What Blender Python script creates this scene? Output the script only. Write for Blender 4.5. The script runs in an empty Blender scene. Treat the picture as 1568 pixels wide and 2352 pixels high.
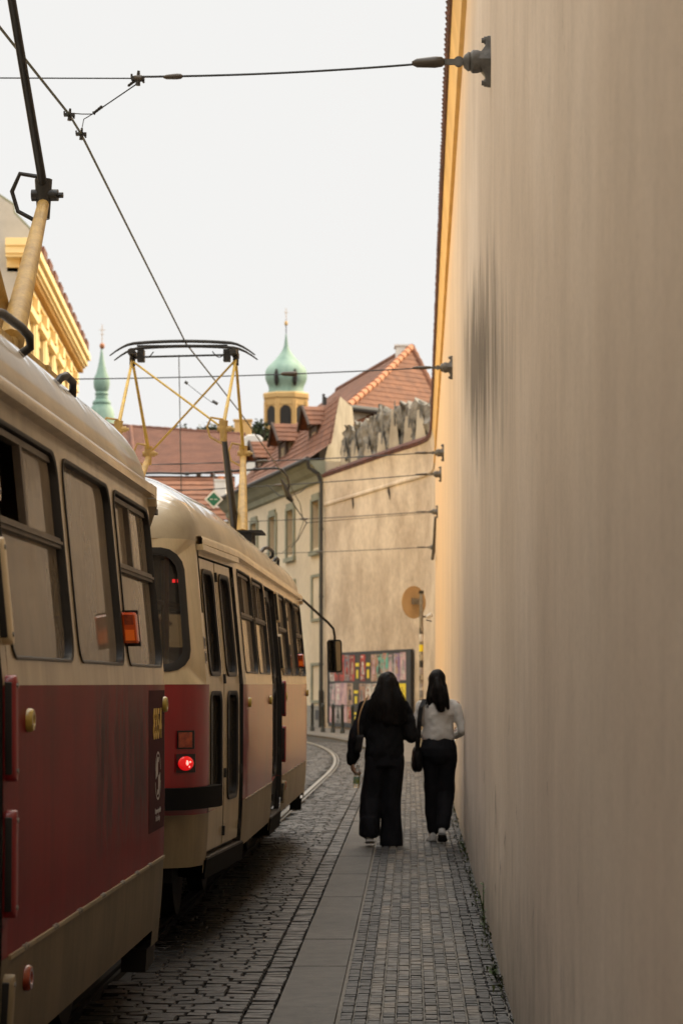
import bpy, bmesh, math, random
from mathutils import Vector, Matrix, noise
RND = random.Random(11)
SC = bpy.context.scene
COL = SC.collection
F, CH = 5300.0, 1.55          # focal length in photo pixels, eye height in metres

def P(x, y, d):
    """a point of the place measured in the photo, at depth d"""
    return Vector(((x - 784) * d / F, d, CH - (y - 1570) * d / F))

# ------------------------------------------------------------------ tags
def tag(o, label=None, cat=None, group=None, kind=None):
    if label: o['label'] = label
    if cat: o['category'] = cat
    if group: o['group'] = group
    if kind: o['kind'] = kind
    return o

def thing(name, label, cat, loc=(0, 0, 0), rotz=0.0, group=None):
    o = bpy.data.objects.new(name, None)
    COL.objects.link(o)
    o.empty_display_size = 0.2
    o.location = loc
    o.rotation_euler = (0, 0, rotz)
    return tag(o, label, cat, group)

def own(o, parent, local=False):
    o.parent = parent
    if not local:
        top = parent
        chain = []
        while top is not None:
            chain.append(top); top = top.parent
        m = Matrix.Identity(4)
        for q in reversed(chain):
            m = m @ q.matrix_parent_inverse @ Matrix.LocRotScale(q.location, q.rotation_euler, q.scale)
        o.matrix_parent_inverse = m.inverted()
    return o

def copy_tree(o, parent=None):
    c = o.copy(); COL.objects.link(c)
    if parent is not None: c.parent = parent
    for ch in list(o.children):
        copy_tree(ch, c)
    return c

# ------------------------------------------------------------------ mesh builder
class MB:
    def __init__(s):
        s.v = []; s.f = []; s.rnd = []; s.use = False; s.cur = 0.0
    def add(s, p):
        s.v.append((p[0], p[1], p[2])); return len(s.v) - 1
    def face(s, idx):
        s.f.append(tuple(idx)); s.rnd.append(s.cur)
    def poly(s, pts):
        s.face([s.add(p) for p in pts])
    def grid(s, rows, closed=False):
        """rows: list of point lists of one length"""
        ids = [[s.add(p) for p in r] for r in rows]
        n = len(ids[0])
        for a, b in zip(ids[:-1], ids[1:]):
            for i in range(n if closed else n - 1):
                j = (i + 1) % n
                s.face((a[i], a[j], b[j], b[i]))
        return ids
    def loft(s, rings, caps=True):
        ids = s.grid(rings, True)
        if caps:
            s.face(list(reversed(ids[0]))); s.face(ids[-1])
    def box(s, c, size, m=None):
        c = Vector(c); hx, hy, hz = size[0] / 2, size[1] / 2, size[2] / 2
        ps = [Vector((x, y, z)) for z in (-hz, hz) for (x, y) in ((-hx, -hy), (hx, -hy), (hx, hy), (-hx, hy))]
        if m is not None: ps = [m @ p for p in ps]
        i = [s.add(p + c) for p in ps]
        for q in ((3, 2, 1, 0), (4, 5, 6, 7), (0, 1, 5, 4), (1, 2, 6, 5), (2, 3, 7, 6), (3, 0, 4, 7)):
            s.face([i[k] for k in q])
    def prism(s, base, off):
        off = Vector(off); n = len(base)
        a = [s.add(p) for p in base]; b = [s.add(Vector(p) + off) for p in base]
        s.face(list(reversed(a))); s.face(b)
        for i in range(n):
            j = (i + 1) % n
            s.face((a[i], a[j], b[j], b[i]))
    def tube(s, pts, r, seg=8, caps=True, flat=1.0):
        pts = [Vector(p) for p in pts]; n = len(pts)
        rs = r if isinstance(r, (list, tuple)) else [r] * n
        rings = []; prev = None
        for i, p in enumerate(pts):
            t = (pts[min(i + 1, n - 1)] - pts[max(i - 1, 0)])
            if t.length < 1e-9: t = Vector((0, 0, 1))
            t.normalize()
            up = prev if prev is not None else (Vector((0, 0, 1)) if abs(t.z) < .9 else Vector((0, 1, 0)))
            a = t.cross(up)
            if a.length < 1e-6: a = t.cross(Vector((1, 0, 0)))
            a.normalize(); b = a.cross(t); b.normalize(); prev = b
            rings.append([p + (a * math.cos(k * math.tau / seg) + b * math.sin(k * math.tau / seg) * flat) * rs[i] for k in range(seg)])
        s.loft(rings, caps)
    def cone(s, p0, r0, p1, r1, seg=14, sx=1.0, sy=1.0):
        """capsule with a taper"""
        p0 = Vector(p0); p1 = Vector(p1); t = p1 - p0; L = t.length
        if L < 1e-6: t = Vector((0, 0, 1)); L = 1e-6
        t = t / L
        pts = []; rs = []
        for k in range(4):
            a = math.pi / 2 * (1 - k / 4.0)
            pts.append(p0 - t * r0 * math.sin(a)); rs.append(max(r0 * math.cos(a), r0 * .05))
        pts.append(p0); rs.append(r0); pts.append(p1); rs.append(r1)
        for k in range(1, 5):
            a = math.pi / 2 * k / 4.0
            pts.append(p1 + t * r1 * math.sin(a)); rs.append(max(r1 * math.cos(a), r1 * .05))
        s.tube(pts, rs, seg)
    def lathe(s, prof, c, seg=24, phase=0.0, sx=1, sy=1):
        c = Vector(c)
        rings = [[c + Vector((r * sx * math.cos(phase + k * math.tau / seg), r * sy * math.sin(phase + k * math.tau / seg), z)) for k in range(seg)] for r, z in prof]
        s.loft(rings, True)
    def ellipsoid(s, c, rad, seg=16, rings=10):
        c = Vector(c); rr = []
        for i in range(rings + 1):
            a = -math.pi / 2 + math.pi * i / rings
            q = max(math.cos(a), .03)
            rr.append([c + Vector((rad[0] * q * math.cos(k * math.tau / seg), rad[1] * q * math.sin(k * math.tau / seg), rad[2] * math.sin(a))) for k in range(seg)])
        s.loft(rr, True)
    def mesh(s, name, smooth=None):
        me = bpy.data.meshes.new(name)
        me.from_pydata(s.v, [], s.f)
        bm = bmesh.new(); bm.from_mesh(me)
        if s.use:
            pass
        (bmesh.ops.remove_doubles(bm, verts=bm.verts, dist=1e-4) if getattr(s, 'weld', False) else None); bmesh.ops.recalc_face_normals(bm, faces=bm.faces) if not s.use else None
        bm.to_mesh(me); bm.free()
        if s.use:
            at = me.attributes.new('rnd', 'FLOAT', 'FACE')
            at.data.foreach_set('value', s.rnd)
        if smooth is not None:
            me.shade_smooth()
            me.set_sharp_from_angle(angle=math.radians(smooth))
        return me
    def build(s, name, mat, parent=None, smooth=None, local=False):
        me = s.mesh(name, smooth)
        o = bpy.data.objects.new(name, me); COL.objects.link(o)
        if mat is not None: me.materials.append(mat)
        if parent is not None: own(o, parent, local)
        return o

def fuse(mb, name, mat, voxel=.012, smooth=4, parent=None, local=True, fold=None):
    """closed overlapping pieces -> one continuous skin"""
    me = mb.mesh('tmp'); o = bpy.data.objects.new('tmp', me); COL.objects.link(o)
    m = o.modifiers.new('r', 'REMESH'); m.mode = 'VOXEL'; m.voxel_size = voxel
    m2 = o.modifiers.new('s', 'SMOOTH'); m2.iterations = smooth; m2.factor = .5
    dg = bpy.context.evaluated_depsgraph_get(); dg.update()
    me2 = bpy.data.meshes.new_from_object(o.evaluated_get(dg))
    bpy.data.objects.remove(o); bpy.data.meshes.remove(me)
    me2.name = name
    if fold:
        amp, sc = fold[0], fold[1]
        nn = [v.normal.copy() for v in me2.vertices]
        for v, n in zip(me2.vertices, nn):
            q = Vector((v.co.x * sc[0], v.co.y * sc[1], v.co.z * sc[2]))
            v.co += n * amp * (noise.noise(q) + .5 * noise.noise(q * 2.1))
    me2.shade_smooth()
    me2.materials.clear(); me2.materials.append(mat)
    ob = bpy.data.objects.new(name, me2); COL.objects.link(ob)
    if parent is not None: own(ob, parent, local)
    return ob

def text_mesh(s, size, name, mat, M, parent, extr=.001, bold=0.0, sx=1.0):
    cu = bpy.data.curves.new('t', 'FONT'); cu.body = s; cu.size = size
    cu.extrude = extr; cu.offset = bold; cu.align_x = 'CENTER'; cu.align_y = 'CENTER'
    o = bpy.data.objects.new('t', cu); COL.objects.link(o)
    dg = bpy.context.evaluated_depsgraph_get(); dg.update()
    me = bpy.data.meshes.new_from_object(o.evaluated_get(dg))
    bpy.data.objects.remove(o); bpy.data.curves.remove(cu)
    me.transform(M @ Matrix.Diagonal((sx, 1, 1, 1)))
    me.materials.clear(); me.materials.append(mat); me.name = name
    ob = bpy.data.objects.new(name, me); COL.objects.link(ob)
    own(ob, parent, True)
    return ob

# ------------------------------------------------------------------ materials
def nd(nt, t, **k):
    n = nt.nodes.new(t)
    for a, b in k.items():
        if a in n.inputs: n.inputs[a].default_value = b
        else: setattr(n, a, b)
    return n

def base(name):
    m = bpy.data.materials.new(name); m.use_nodes = True
    nt = m.node_tree; b = nt.nodes['Principled BSDF']
    return m, nt, b

def c4(c): return (c[0], c[1], c[2], 1)

def ramp(nt, fac, stops):
    r = nt.nodes.new('ShaderNodeValToRGB')
    while len(r.color_ramp.elements) < len(stops): r.color_ramp.elements.new(.5)
    for e, (p, c) in zip(r.color_ramp.elements, stops):
        e.position = p; e.color = c4(c) if not isinstance(c, (int, float)) else (c, c, c, 1)
    nt.links.new(fac, r.inputs[0])
    return r.outputs[0]

def coords(nt, scale=(1, 1, 1), kind='Object', loc=(0, 0, 0)):
    t = nt.nodes.new('ShaderNodeTexCoord'); mp = nt.nodes.new('ShaderNodeMapping')
    mp.inputs['Scale'].default_value = scale; mp.inputs['Location'].default_value = loc
    nt.links.new(t.outputs[kind], mp.inputs[0])
    return mp.outputs[0]

def noi(nt, vec, scale, detail=6, rough=.6, dist=0.0):
    n = nd(nt, 'ShaderNodeTexNoise', Scale=scale, Detail=detail, Roughness=rough, Distortion=dist)
    nt.links.new(vec, n.inputs['Vector'])
    return n.outputs[0]

def mixc(nt, fac, a, b, mode='MIX'):
    n = nt.nodes.new('ShaderNodeMix'); n.data_type = 'RGBA'; n.blend_type = mode
    for sock, val in ((n.inputs[0], fac), (n.inputs[6], a), (n.inputs[7], b)):
        if hasattr(val, 'is_linked') or hasattr(val, 'links'): nt.links.new(val, sock)
        elif isinstance(val, (int, float)): sock.default_value = val
        else: sock.default_value = c4(val)
    return n.outputs[2]

def math_(nt, op, a, b=0.0, c=0.0, clamp=False):
    n = nt.nodes.new('ShaderNodeMath'); n.operation = op; n.use_clamp = clamp
    for i, v in enumerate((a, b, c)):
        if isinstance(v, (int, float)): n.inputs[i].default_value = v
        else: nt.links.new(v, n.inputs[i])
    return n.outputs[0]

def mk(name, c1, c2=None, scale=4.0, rough=.7, bump=0.0, bscale=40.0, metal=0.0, coat=0.0, stretch=(1, 1, 1), lo=.35, hi=.65, spec=.5, coatr=.1, fine=.0, rough2=None, bdist=.01):
    m, nt, b = base(name)
    b.inputs['Roughness'].default_value = rough
    b.inputs['Metallic'].default_value = metal
    b.inputs['Specular IOR Level'].default_value = spec
    b.inputs['Coat Weight'].default_value = coat; b.inputs['Coat Roughness'].default_value = coatr
    v = coords(nt, stretch)
    if c2 is None: c2 = tuple(x * .8 for x in c1)
    n1 = noi(nt, v, scale)
    col = ramp(nt, n1, [(lo, c2), (hi, c1)])
    if fine:
        n2 = noi(nt, v, scale * 9, 4)
        col = mixc(nt, fine, col, ramp(nt, n2, [(.3, .35), (.7, 1.0)]), 'MULTIPLY')
    nt.links.new(col, b.inputs['Base Color'])
    if rough2 is not None:
        nt.links.new(ramp(nt, n1, [(lo, rough2), (hi, rough)]), b.inputs['Roughness'])
    if bump:
        bn = nd(nt, 'ShaderNodeBump', Strength=bump, Distance=bdist)
        nt.links.new(noi(nt, v, bscale, 5), bn.inputs['Height'])
        nt.links.new(bn.outputs[0], b.inputs['Normal'])
    return m

def stone_mat(name, stops, rough=.5, grain=60, rough_hi=.75, tram_shade=False):
    m, nt, b = base(name)
    at = nt.nodes.new('ShaderNodeAttribute'); at.attribute_name = 'rnd'
    v = coords(nt)
    col = ramp(nt, at.outputs['Fac'], stops)
    g = noi(nt, v, grain, 5)
    col = mixc(nt, .8, col, ramp(nt, g, [(.25, .45), (.75, 1.25)]), 'MULTIPLY')
    big = noi(nt, v, 1.1, 4)
    col = mixc(nt, .7, col, ramp(nt, big, [(.3, .55), (.65, 1.1)]), 'MULTIPLY')
    if tram_shade:  # shade beneath the trams put into the stone colour
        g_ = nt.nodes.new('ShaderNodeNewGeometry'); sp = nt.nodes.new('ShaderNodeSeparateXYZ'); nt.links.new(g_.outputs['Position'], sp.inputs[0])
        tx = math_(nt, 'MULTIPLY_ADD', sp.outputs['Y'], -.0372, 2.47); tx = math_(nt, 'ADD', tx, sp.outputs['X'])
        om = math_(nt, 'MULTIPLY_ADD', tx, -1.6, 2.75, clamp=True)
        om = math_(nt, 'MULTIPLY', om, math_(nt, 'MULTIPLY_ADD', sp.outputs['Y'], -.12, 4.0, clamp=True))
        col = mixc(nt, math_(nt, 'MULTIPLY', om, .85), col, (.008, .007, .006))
    nt.links.new(col, b.inputs['Base Color'])
    nt.links.new(ramp(nt, noi(nt, v, 14, 4), [(.3, rough), (.7, rough_hi)]), b.inputs['Roughness'])
    bn = nd(nt, 'ShaderNodeBump', Strength=.7, Distance=.006)
    nt.links.new(noi(nt, v, 55, 6), bn.inputs['Height'])
    nt.links.new(bn.outputs[0], b.inputs['Normal'])
    return m

M = {}
def wall_material():
    m, nt, b = base('street_wall_plaster')
    b.inputs['Roughness'].default_value = .9; b.inputs['Specular IOR Level'].default_value = .2
    g = nt.nodes.new('ShaderNodeNewGeometry')
    sep = nt.nodes.new('ShaderNodeSeparateXYZ'); nt.links.new(g.outputs['Position'], sep.inputs[0])
    v = coords(nt)
    broad = noi(nt, coords(nt, (1, 1, .8)), .5, 5, .6)
    col = ramp(nt, broad, [(.28, (.57, .475, .39)), (.5, (.66, .56, .465)), (.72, (.75, .65, .555))])
    vs = coords(nt, (1, 1, .2))
    st = noi(nt, vs, 1.6, 9, .75)
    col = mixc(nt, .15, col, ramp(nt, st, [(.3, .60), (.5, .98), (.72, 1.2)]), 'MULTIPLY')
    vf = coords(nt, (1, 1, .07))
    st2 = noi(nt, vf, 9, 6, .7)
    col = mixc(nt, .10, col, ramp(nt, st2, [(.3, .68), (.55, 1.0), (.8, 1.12)]), 'MULTIPLY')
    blot = noi(nt, v, 2.7, 8, .7)
    col = mixc(nt, .26, col, ramp(nt, blot, [(.33, .72), (.55, 1.03)]), 'MULTIPLY')
    gr = noi(nt, v, 45, 5, .7)
    col = mixc(nt, .5, col, ramp(nt, gr, [(.3, .80), (.5, 1.0), (.7, 1.12)]), 'MULTIPLY')
    pit = noi(nt, coords(nt, (1, 1, .5)), 7, 6, .7)
    col = mixc(nt, math_(nt, 'MULTIPLY_ADD', pit, 12.0, -8.2, clamp=True), col, (.26, .205, .15))
    # golden glow put into the colour, far along the wall and under the cove
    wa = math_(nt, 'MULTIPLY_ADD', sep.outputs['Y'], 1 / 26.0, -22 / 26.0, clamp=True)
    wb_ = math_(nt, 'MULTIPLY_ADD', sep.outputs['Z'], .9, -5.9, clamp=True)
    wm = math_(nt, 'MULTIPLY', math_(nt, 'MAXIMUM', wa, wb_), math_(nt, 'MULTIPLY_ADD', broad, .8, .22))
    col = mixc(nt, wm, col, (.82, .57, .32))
    # damp foot of the wall and grey weathering
    damp = math_(nt, 'MULTIPLY_ADD', sep.outputs['Z'], -1.3, 1.0)
    damp = math_(nt, 'ADD', damp, math_(nt, 'MULTIPLY_ADD', noi(nt, v, 3.0, 6), 1.6, -.85), clamp=True)
    col = mixc(nt, math_(nt, 'MULTIPLY', damp, .55), col, (.13, .115, .09))
    # large soot stain below the second bracket
    dy = math_(nt, 'MULTIPLY_ADD', sep.outputs['Y'], 1 / 6.5, -17.3 / 6.5)
    dz = math_(nt, 'MULTIPLY_ADD', sep.outputs['Z'], 1 / .85, -3.95 / .85)
    dz = math_(nt, 'MULTIPLY_ADD', dy, -1.05, dz)
    rr = math_(nt, 'SQRT', math_(nt, 'ADD', math_(nt, 'MULTIPLY', dy, dy), math_(nt, 'MULTIPLY', dz, dz)))
    vs2 = coords(nt, (1, 1, .36))
    s2 = noi(nt, vs2, 1.5, 8, .72)
    mk_ = math_(nt, 'ADD', math_(nt, 'MULTIPLY_ADD', rr, -1.5, 1.45), math_(nt, 'MULTIPLY_ADD', s2, 4.0, -2.0), clamp=True)
    mk_ = math_(nt, 'MULTIPLY', mk_, math_(nt, 'MULTIPLY_ADD', rr, -2.5, 3.2, clamp=True))
    col = mixc(nt, math_(nt, 'MULTIPLY', mk_, .78), col, (.055, .042, .028))
    nt.links.new(col, b.inputs['Base Color'])
    bn = nd(nt, 'ShaderNodeBump', Strength=.18, Distance=.03)
    hh = math_(nt, 'ADD', noi(nt, v, 1.3, 9, .7), math_(nt, 'MULTIPLY', noi(nt, v, 30, 4), .12))
    nt.links.new(hh, bn.inputs['Height']); nt.links.new(bn.outputs[0], b.inputs['Normal'])
    return m

def tram_paint(name, c1, c2, streak=None, coat=.6, coatr=.12, rough=.45, dirt=.5, spec=.5):
    m, nt, b = base(name); b.inputs['Specular IOR Level'].default_value = spec
    v = coords(nt); vs = coords(nt, (1, 1, .12))
    n1 = noi(nt, v, 1.2, 6)
    col = ramp(nt, n1, [(.35, c2), (.65, c1)])
    d = noi(nt, vs, 7, 8, .7)
    col = mixc(nt, dirt, col, ramp(nt, d, [(.32, .55), (.6, 1.05)]), 'MULTIPLY')
    t = nt.nodes.new('ShaderNodeTexCoord'); sep = nt.nodes.new('ShaderNodeSeparateXYZ')
    nt.links.new(t.outputs['Object'], sep.inputs[0])
    # grime creeping up from the bottom edge
    gz = math_(nt, 'MULTIPLY_ADD', sep.outputs['Z'], -2.2, 1.35)
    gm = math_(nt, 'ADD', gz, math_(nt, 'MULTIPLY_ADD', d, 1.6, -1.0), clamp=True)
    col = mixc(nt, math_(nt, 'MULTIPLY', gm, .6), col, (.085, .062, .035))
    b.inputs['Roughness'].default_value = rough
    b.inputs['Coat Weight'].default_value = coat; b.inputs['Coat Roughness'].default_value = coatr
    if streak:
        vz = coords(nt, (1, 1, .16))
        s = noi(nt, vz, 10, 9, .72)
        y0, y1, z0, z1 = streak
        def band(sock, lo, hi, soft):
            a = math_(nt, 'MULTIPLY_ADD', sock, 1 / soft, -lo / soft, clamp=True)
            c = math_(nt, 'MULTIPLY_ADD', sock, -1 / soft, hi / soft, clamp=True)
            return math_(nt, 'MULTIPLY', a, c)
        w = math_(nt, 'MULTIPLY', band(sep.outputs['Y'], y0, y1, .18), band(sep.outputs['Z'], z0, z1, .22))
        k = math_(nt, 'MULTIPLY_ADD', s, 15.0, -6.5, clamp=True)
        k = math_(nt, 'MULTIPLY', k, w)
        col = mixc(nt, k, col, (.055, .003, .005))
        nt.links.new(math_(nt, 'MULTIPLY_ADD', k, -coat, coat, clamp=True), b.inputs['Coat Weight']); nt.links.new(math_(nt, 'MULTIPLY_ADD', k, -.08, .10), b.inputs['Specular IOR Level'])
        nt.links.new(math_(nt, 'MULTIPLY_ADD', k, -.2, rough + .05), b.inputs['Roughness'])
    nt.links.new(col, b.inputs['Base Color'])
    bn = nd(nt, 'ShaderNodeBump', Strength=.12, Distance=.01)
    nt.links.new(noi(nt, v, 3.5, 4), bn.inputs['Height']); nt.links.new(bn.outputs[0], b.inputs['Normal'])
    nt.links.new(bn.outputs[0], b.inputs['Coat Normal'])
    return m

def roof_paint():
    m, nt, b = base('tram_roof_paint')
    t = nt.nodes.new('ShaderNodeTexCoord'); sep = nt.nodes.new('ShaderNodeSeparateXYZ')
    nt.links.new(t.outputs['Object'], sep.inputs[0])
    v = coords(nt); vs = coords(nt, (.3, 1.6, .3))
    n1 = noi(nt, v, 1.5, 6)
    cream = ramp(nt, n1, [(.35, (.30, .235, .145)), (.65, (.52, .42, .27))])
    s = noi(nt, vs, 6, 8, .7)
    k = math_(nt, 'MULTIPLY_ADD', sep.outputs['Z'], 9.0, -9.0 * 2.66)
    k = math_(nt, 'ADD', k, math_(nt, 'MULTIPLY_ADD', s, 5.0, -2.5))
    k = math_(nt, 'MULTIPLY', k, 2.5, clamp=True)
    col = mixc(nt, k, cream, (.66, .65, .63))  # pale grey crown: sky sheen put into the colour
    nt.links.new(col, b.inputs['Base Color'])
    nt.links.new(math_(nt, 'MULTIPLY_ADD', k, -.36, .42), b.inputs['Roughness'])
    nt.links.new(math_(nt, 'MULTIPLY_ADD', k, .8, .2), b.inputs['Coat Weight'])
    b.inputs['Coat Roughness'].default_value = .06
    return m

def glass_mat(name, dust=.3, tint=(.5, .45, .38), dust_reflc=(.3, .255, .2), ior=1.8, rough=.015):  # dust: weight of the film, the reflected wall with some dust
    m = bpy.data.materials.new(name); m.use_nodes = True; nt = m.node_tree
    nt.nodes.remove(nt.nodes['Principled BSDF']); out = nt.nodes['Material Output']
    tr = nd(nt, 'ShaderNodeBsdfTransparent', Color=c4(tint))
    gl = nd(nt, 'ShaderNodeBsdfGlossy', Roughness=rough, Color=(.95, .95, .95, 1))
    fr = nd(nt, 'ShaderNodeFresnel', IOR=ior)
    mx = nt.nodes.new('ShaderNodeMixShader')
    nt.links.new(fr.outputs[0], mx.inputs[0]); nt.links.new(tr.outputs[0], mx.inputs[1]); nt.links.new(gl.outputs[0], mx.inputs[2])
    di = nt.nodes.new('ShaderNodeBsdfDiffuse')  # diffuse film: the reflected wall put into the colour, with some dust
    v = coords(nt, (1, 1, .4))
    n = noi(nt, v, 3, 5, .6)
    nt.links.new(ramp(nt, n, [(.3, tuple(q * .86 for q in dust_reflc)), (.7, dust_reflc)]), di.inputs[0])
    m2 = nt.nodes.new('ShaderNodeMixShader')
    nt.links.new(math_(nt, 'MULTIPLY_ADD', n, dust * 1.0, dust * .5, clamp=True), m2.inputs[0])
    nt.links.new(mx.outputs[0], m2.inputs[1]); nt.links.new(di.outputs[0], m2.inputs[2])
    nt.links.new(m2.outputs[0], out.inputs[0])
    return m

def emit(name, c, e, basec=None):
    m, nt, b = base(name)
    b.inputs['Base Color'].default_value = c4(basec or c)
    b.inputs['Emission Color'].default_value = c4(c); b.inputs['Emission Strength'].default_value = e
    b.inputs['Roughness'].default_value = .15; b.inputs['Coat Weight'].default_value = .8
    return m

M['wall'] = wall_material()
M['cove'] = mk('cove_warm_glow', (.82, .54, .20), (.66, .42, .15), 1.2, .85, .3, 25, stretch=(1, 1, .3))  # warm bounced light put into the cove colour
M['facing'] = mk('mottled_plaster', (.74, .63, .50), (.52, .42, .32), .6, .9, .4, 18, lo=.38, hi=.60, fine=.35)
M['tile'] = mk('clay_tile', (.25, .098, .045), (.145, .055, .027), 2.2, .8, .4, 30, fine=.4)
M['coping'] = mk('coping_tile', (.13, .042, .025), (.06, .022, .015), 3.0, .85, .4, 30, fine=.4)
M['tile_old'] = mk('old_brown_tile', (.20, .082, .05), (.135, .055, .035), 1.2, .85, .3, 30, fine=.4)
M['ridge'] = mk('ridge_tile', (.46, .19, .08), (.34, .12, .05), 4, .7)
M['cream'] = tram_paint('tram_cream', (.74, .58, .345), (.64, .49, .275))
M['red'] = tram_paint('tram_red', (.34, .008, .009), (.26, .006, .007))
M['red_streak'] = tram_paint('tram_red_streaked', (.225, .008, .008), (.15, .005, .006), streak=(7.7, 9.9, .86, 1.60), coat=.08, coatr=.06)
M['skirt'] = tram_paint('tram_skirt', (.38, .29, .16), (.29, .215, .115), coat=.2, coatr=.25, rough=.55, dirt=.6)
M['roofp'] = roof_paint()
M['cream_near'] = tram_paint('tram_cream_shaded', (.52, .40, .235), (.42, .315, .175), dirt=.65)  # near copy of the cream, shade put into its colour, streaks heavier
M['skirt_near'] = tram_paint('tram_skirt_shaded', (.20, .15, .085), (.13, .10, .055), coat=.05, coatr=.3, rough=.7, dirt=.7)  # near copy of the skirt, shade put into its colour besides the dirt
M['rubber'] = mk('black_rubber', (.018, .016, .014), None, 6, .5)
M['step_rubber'] = mk('worn_step_edge', (.10, .085, .07), (.05, .045, .04), 8, .6)
M['bumper'] = mk('bumper_rubber', (.010, .009, .008), None, 8, .85, spec=.15)
M['black'] = mk('black_steel', (.02, .019, .018), (.012, .011, .01), 6, .45, .2, 60)
M['under'] = mk('underfloor', (.018, .016, .014), None, 6, .85)
M['glass'] = glass_mat('tram_glass', dust=.46, dust_reflc=(.50, .41, .30), ior=2.5)
M['sash'] = mk('sash_metal', (.16, .125, .09), (.10, .08, .06), 8, .5)
M['glass_clear'] = glass_mat('door_glass', dust=.10, ior=1.55, tint=(.42, .37, .3))
M['inside'] = mk('tram_interior', (.10, .085, .065), (.07, .06, .045), 3, .7)
M['seatred'] = mk('seat_red', (.16, .03, .025), None, 5, .5)
M['ypole'] = mk('yellow_pole', (.62, .37, .06), None, 6, .35)
M['ypaint'] = mk('pantograph_yellow', (.62, .40, .12), (.40, .25, .08), 9, .55, .2, 50, fine=.35)
M['ythin'] = mk('pantograph_thin_yellow', (.66, .44, .06), (.42, .27, .05), 9, .5)
M['ybutton'] = mk('yellow_button', (.55, .38, .06), None, 6, .35, coat=.5)
M['orange'] = emit('amber_lens', (.85, .11, .008), .05, (.50, .055, .004))
M['orange_d'] = mk('amber_lens_dark', (.42, .06, .008), (.2, .02, .004), 30, .2, coat=.8)
M['orange_hi'] = emit('amber_lens_bright', (.9, .16, .012), .12, (.8, .14, .01))
M['tail'] = emit('tail_lamp_lit', (1.0, .008, .010), .55, (.4, .006, .006))
M['bulb'] = emit('lamp_glow', (1.0, .16, .13), 4.0)
M['tail_dim'] = mk('tail_lamp_off', (.16, .022, .01), (.07, .01, .006), 20, .2, coat=.8)
M['ledred'] = emit('led_red', (1.0, .02, .03), 2.0)
M['numy'] = mk('number_yellow', (.70, .43, .04), None, 6, .5)
M['emblem'] = mk('emblem_grey', (.55, .5, .47), None, 6, .5)
M['numred'] = mk('number_red', (.12, .03, .025), None, 6, .6)
M['iron'] = mk('bracket_iron', (.17, .17, .165), (.09, .088, .085), 14, .6, .5, 40, metal=.3)
M['wire'] = mk('wire', (.035, .04, .045), None, 6, .5)
M['copper'] = mk('contact_wire_copper', (.04, .055, .035), None, 6, .5)
M['porcelain'] = mk('insulator', (.07, .055, .04), None, 6, .4)
M['mossy'] = mk('moss', (.075, .095, .022), (.035, .04, .012), 6, .95, fine=.4)
M['leaf'] = mk('weed_leaf', (.075, .12, .03), (.04, .065, .016), 9, .6)
M['kerbm'] = mk('kerb_granite', (.125, .112, .094), (.072, .065, .055), 1.1, .62, .6, 70, fine=.7, lo=.3, hi=.7)
M['road_base'] = mk('road_joints', (.022, .02, .017), (.014, .012, .010), 2, .9, .5, 20)
M['pave_far'] = mk('pavement_far', (.20, .175, .14), (.13, .115, .095), 1.1, .7, .4, 14, fine=.5)
M['sett'] = stone_mat('road_setts', [(0, (.014, .013, .011)), (.5, (.032, .028, .024)), (1, (.058, .051, .043))], .32, 50, .6, tram_shade=True)
M['mosaic'] = stone_mat('pavement_mosaic', [(0, (.020, .019, .018)), (.22, (.050, .051, .052)), (.5, (.100, .095, .086)), (.75, (.19, .162, .128)), (1, (.28, .235, .18))], .42, 70, .7)
def rail_mat():
    m, nt, b = base('rail_steel'); g = nt.nodes.new('ShaderNodeNewGeometry'); sp = nt.nodes.new('ShaderNodeSeparateXYZ'); nt.links.new(g.outputs['Position'], sp.inputs[0])
    k = math_(nt, 'MULTIPLY_ADD', sp.outputs['Y'], .12, -2.9, clamp=True)  # rail darkened under the trams: shade put into the steel colour
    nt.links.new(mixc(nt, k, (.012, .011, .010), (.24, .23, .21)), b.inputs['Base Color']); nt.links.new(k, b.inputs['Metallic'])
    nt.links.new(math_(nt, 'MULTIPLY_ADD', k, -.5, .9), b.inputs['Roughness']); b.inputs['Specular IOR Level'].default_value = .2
    return m
M['rail'] = rail_mat()
M['skin'] = mk('skin', (.50, .30, .21), (.42, .24, .16), 8, .5)
M['hair'] = mk('black_hair', (.010, .008, .007), (.005, .004, .004), 30, .62, .4, 90, spec=.15, stretch=(1, 1, .1))
M['blackcloth'] = mk('black_knit', (.012, .012, .013), (.007, .007, .008), 20, .9, .4, 120, spec=.15)
M['blacktrouser'] = mk('black_trouser', (.011, .011, .014), (.007, .007, .009), 14, .85, .3, 90, spec=.2)
M['whitetop'] = mk('white_jersey', (.60, .575, .545), (.52, .50, .475), 9, .85, .3, 70)
M['shoe'] = mk('white_shoe', (.48, .46, .44), (.34, .32, .30), 25, .6, .3, 60)
M['sole'] = mk('shoe_sole', (.10, .095, .09), None, 25, .8)
M['shoedark'] = mk('grey_shoe', (.13, .12, .10), None, 25, .7)
M['leather'] = mk('black_leather', (.010, .009, .009), None, 20, .6, spec=.2)
M['gold'] = mk('gold_chain', (.62, .42, .22), None, 20, .35, metal=.6)
M['label'] = mk('bottle_label', (.10, .32, .36), (.42, .40, .06), 22, .5)
M['sign_back'] = mk('sign_back', (.50, .36, .20), (.42, .29, .155), 3, .6)
M['steel'] = mk('galvanised_steel', (.34, .32, .28), (.22, .20, .17), 10, .5, metal=.4)
M['sticker'] = mk('sticker_layer', (.42, .38, .30), (.06, .05, .05), 16, .6, lo=.45, hi=.55)
M['bollard'] = mk('bollard_iron', (.028, .034, .033), None, 6, .5)
M['green'] = mk('signal_green', (.012, .155, .085), None, 6, .5)
M['white'] = mk('white_paint', (.72, .71, .68), (.62, .6, .57), 2, .8)
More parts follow.
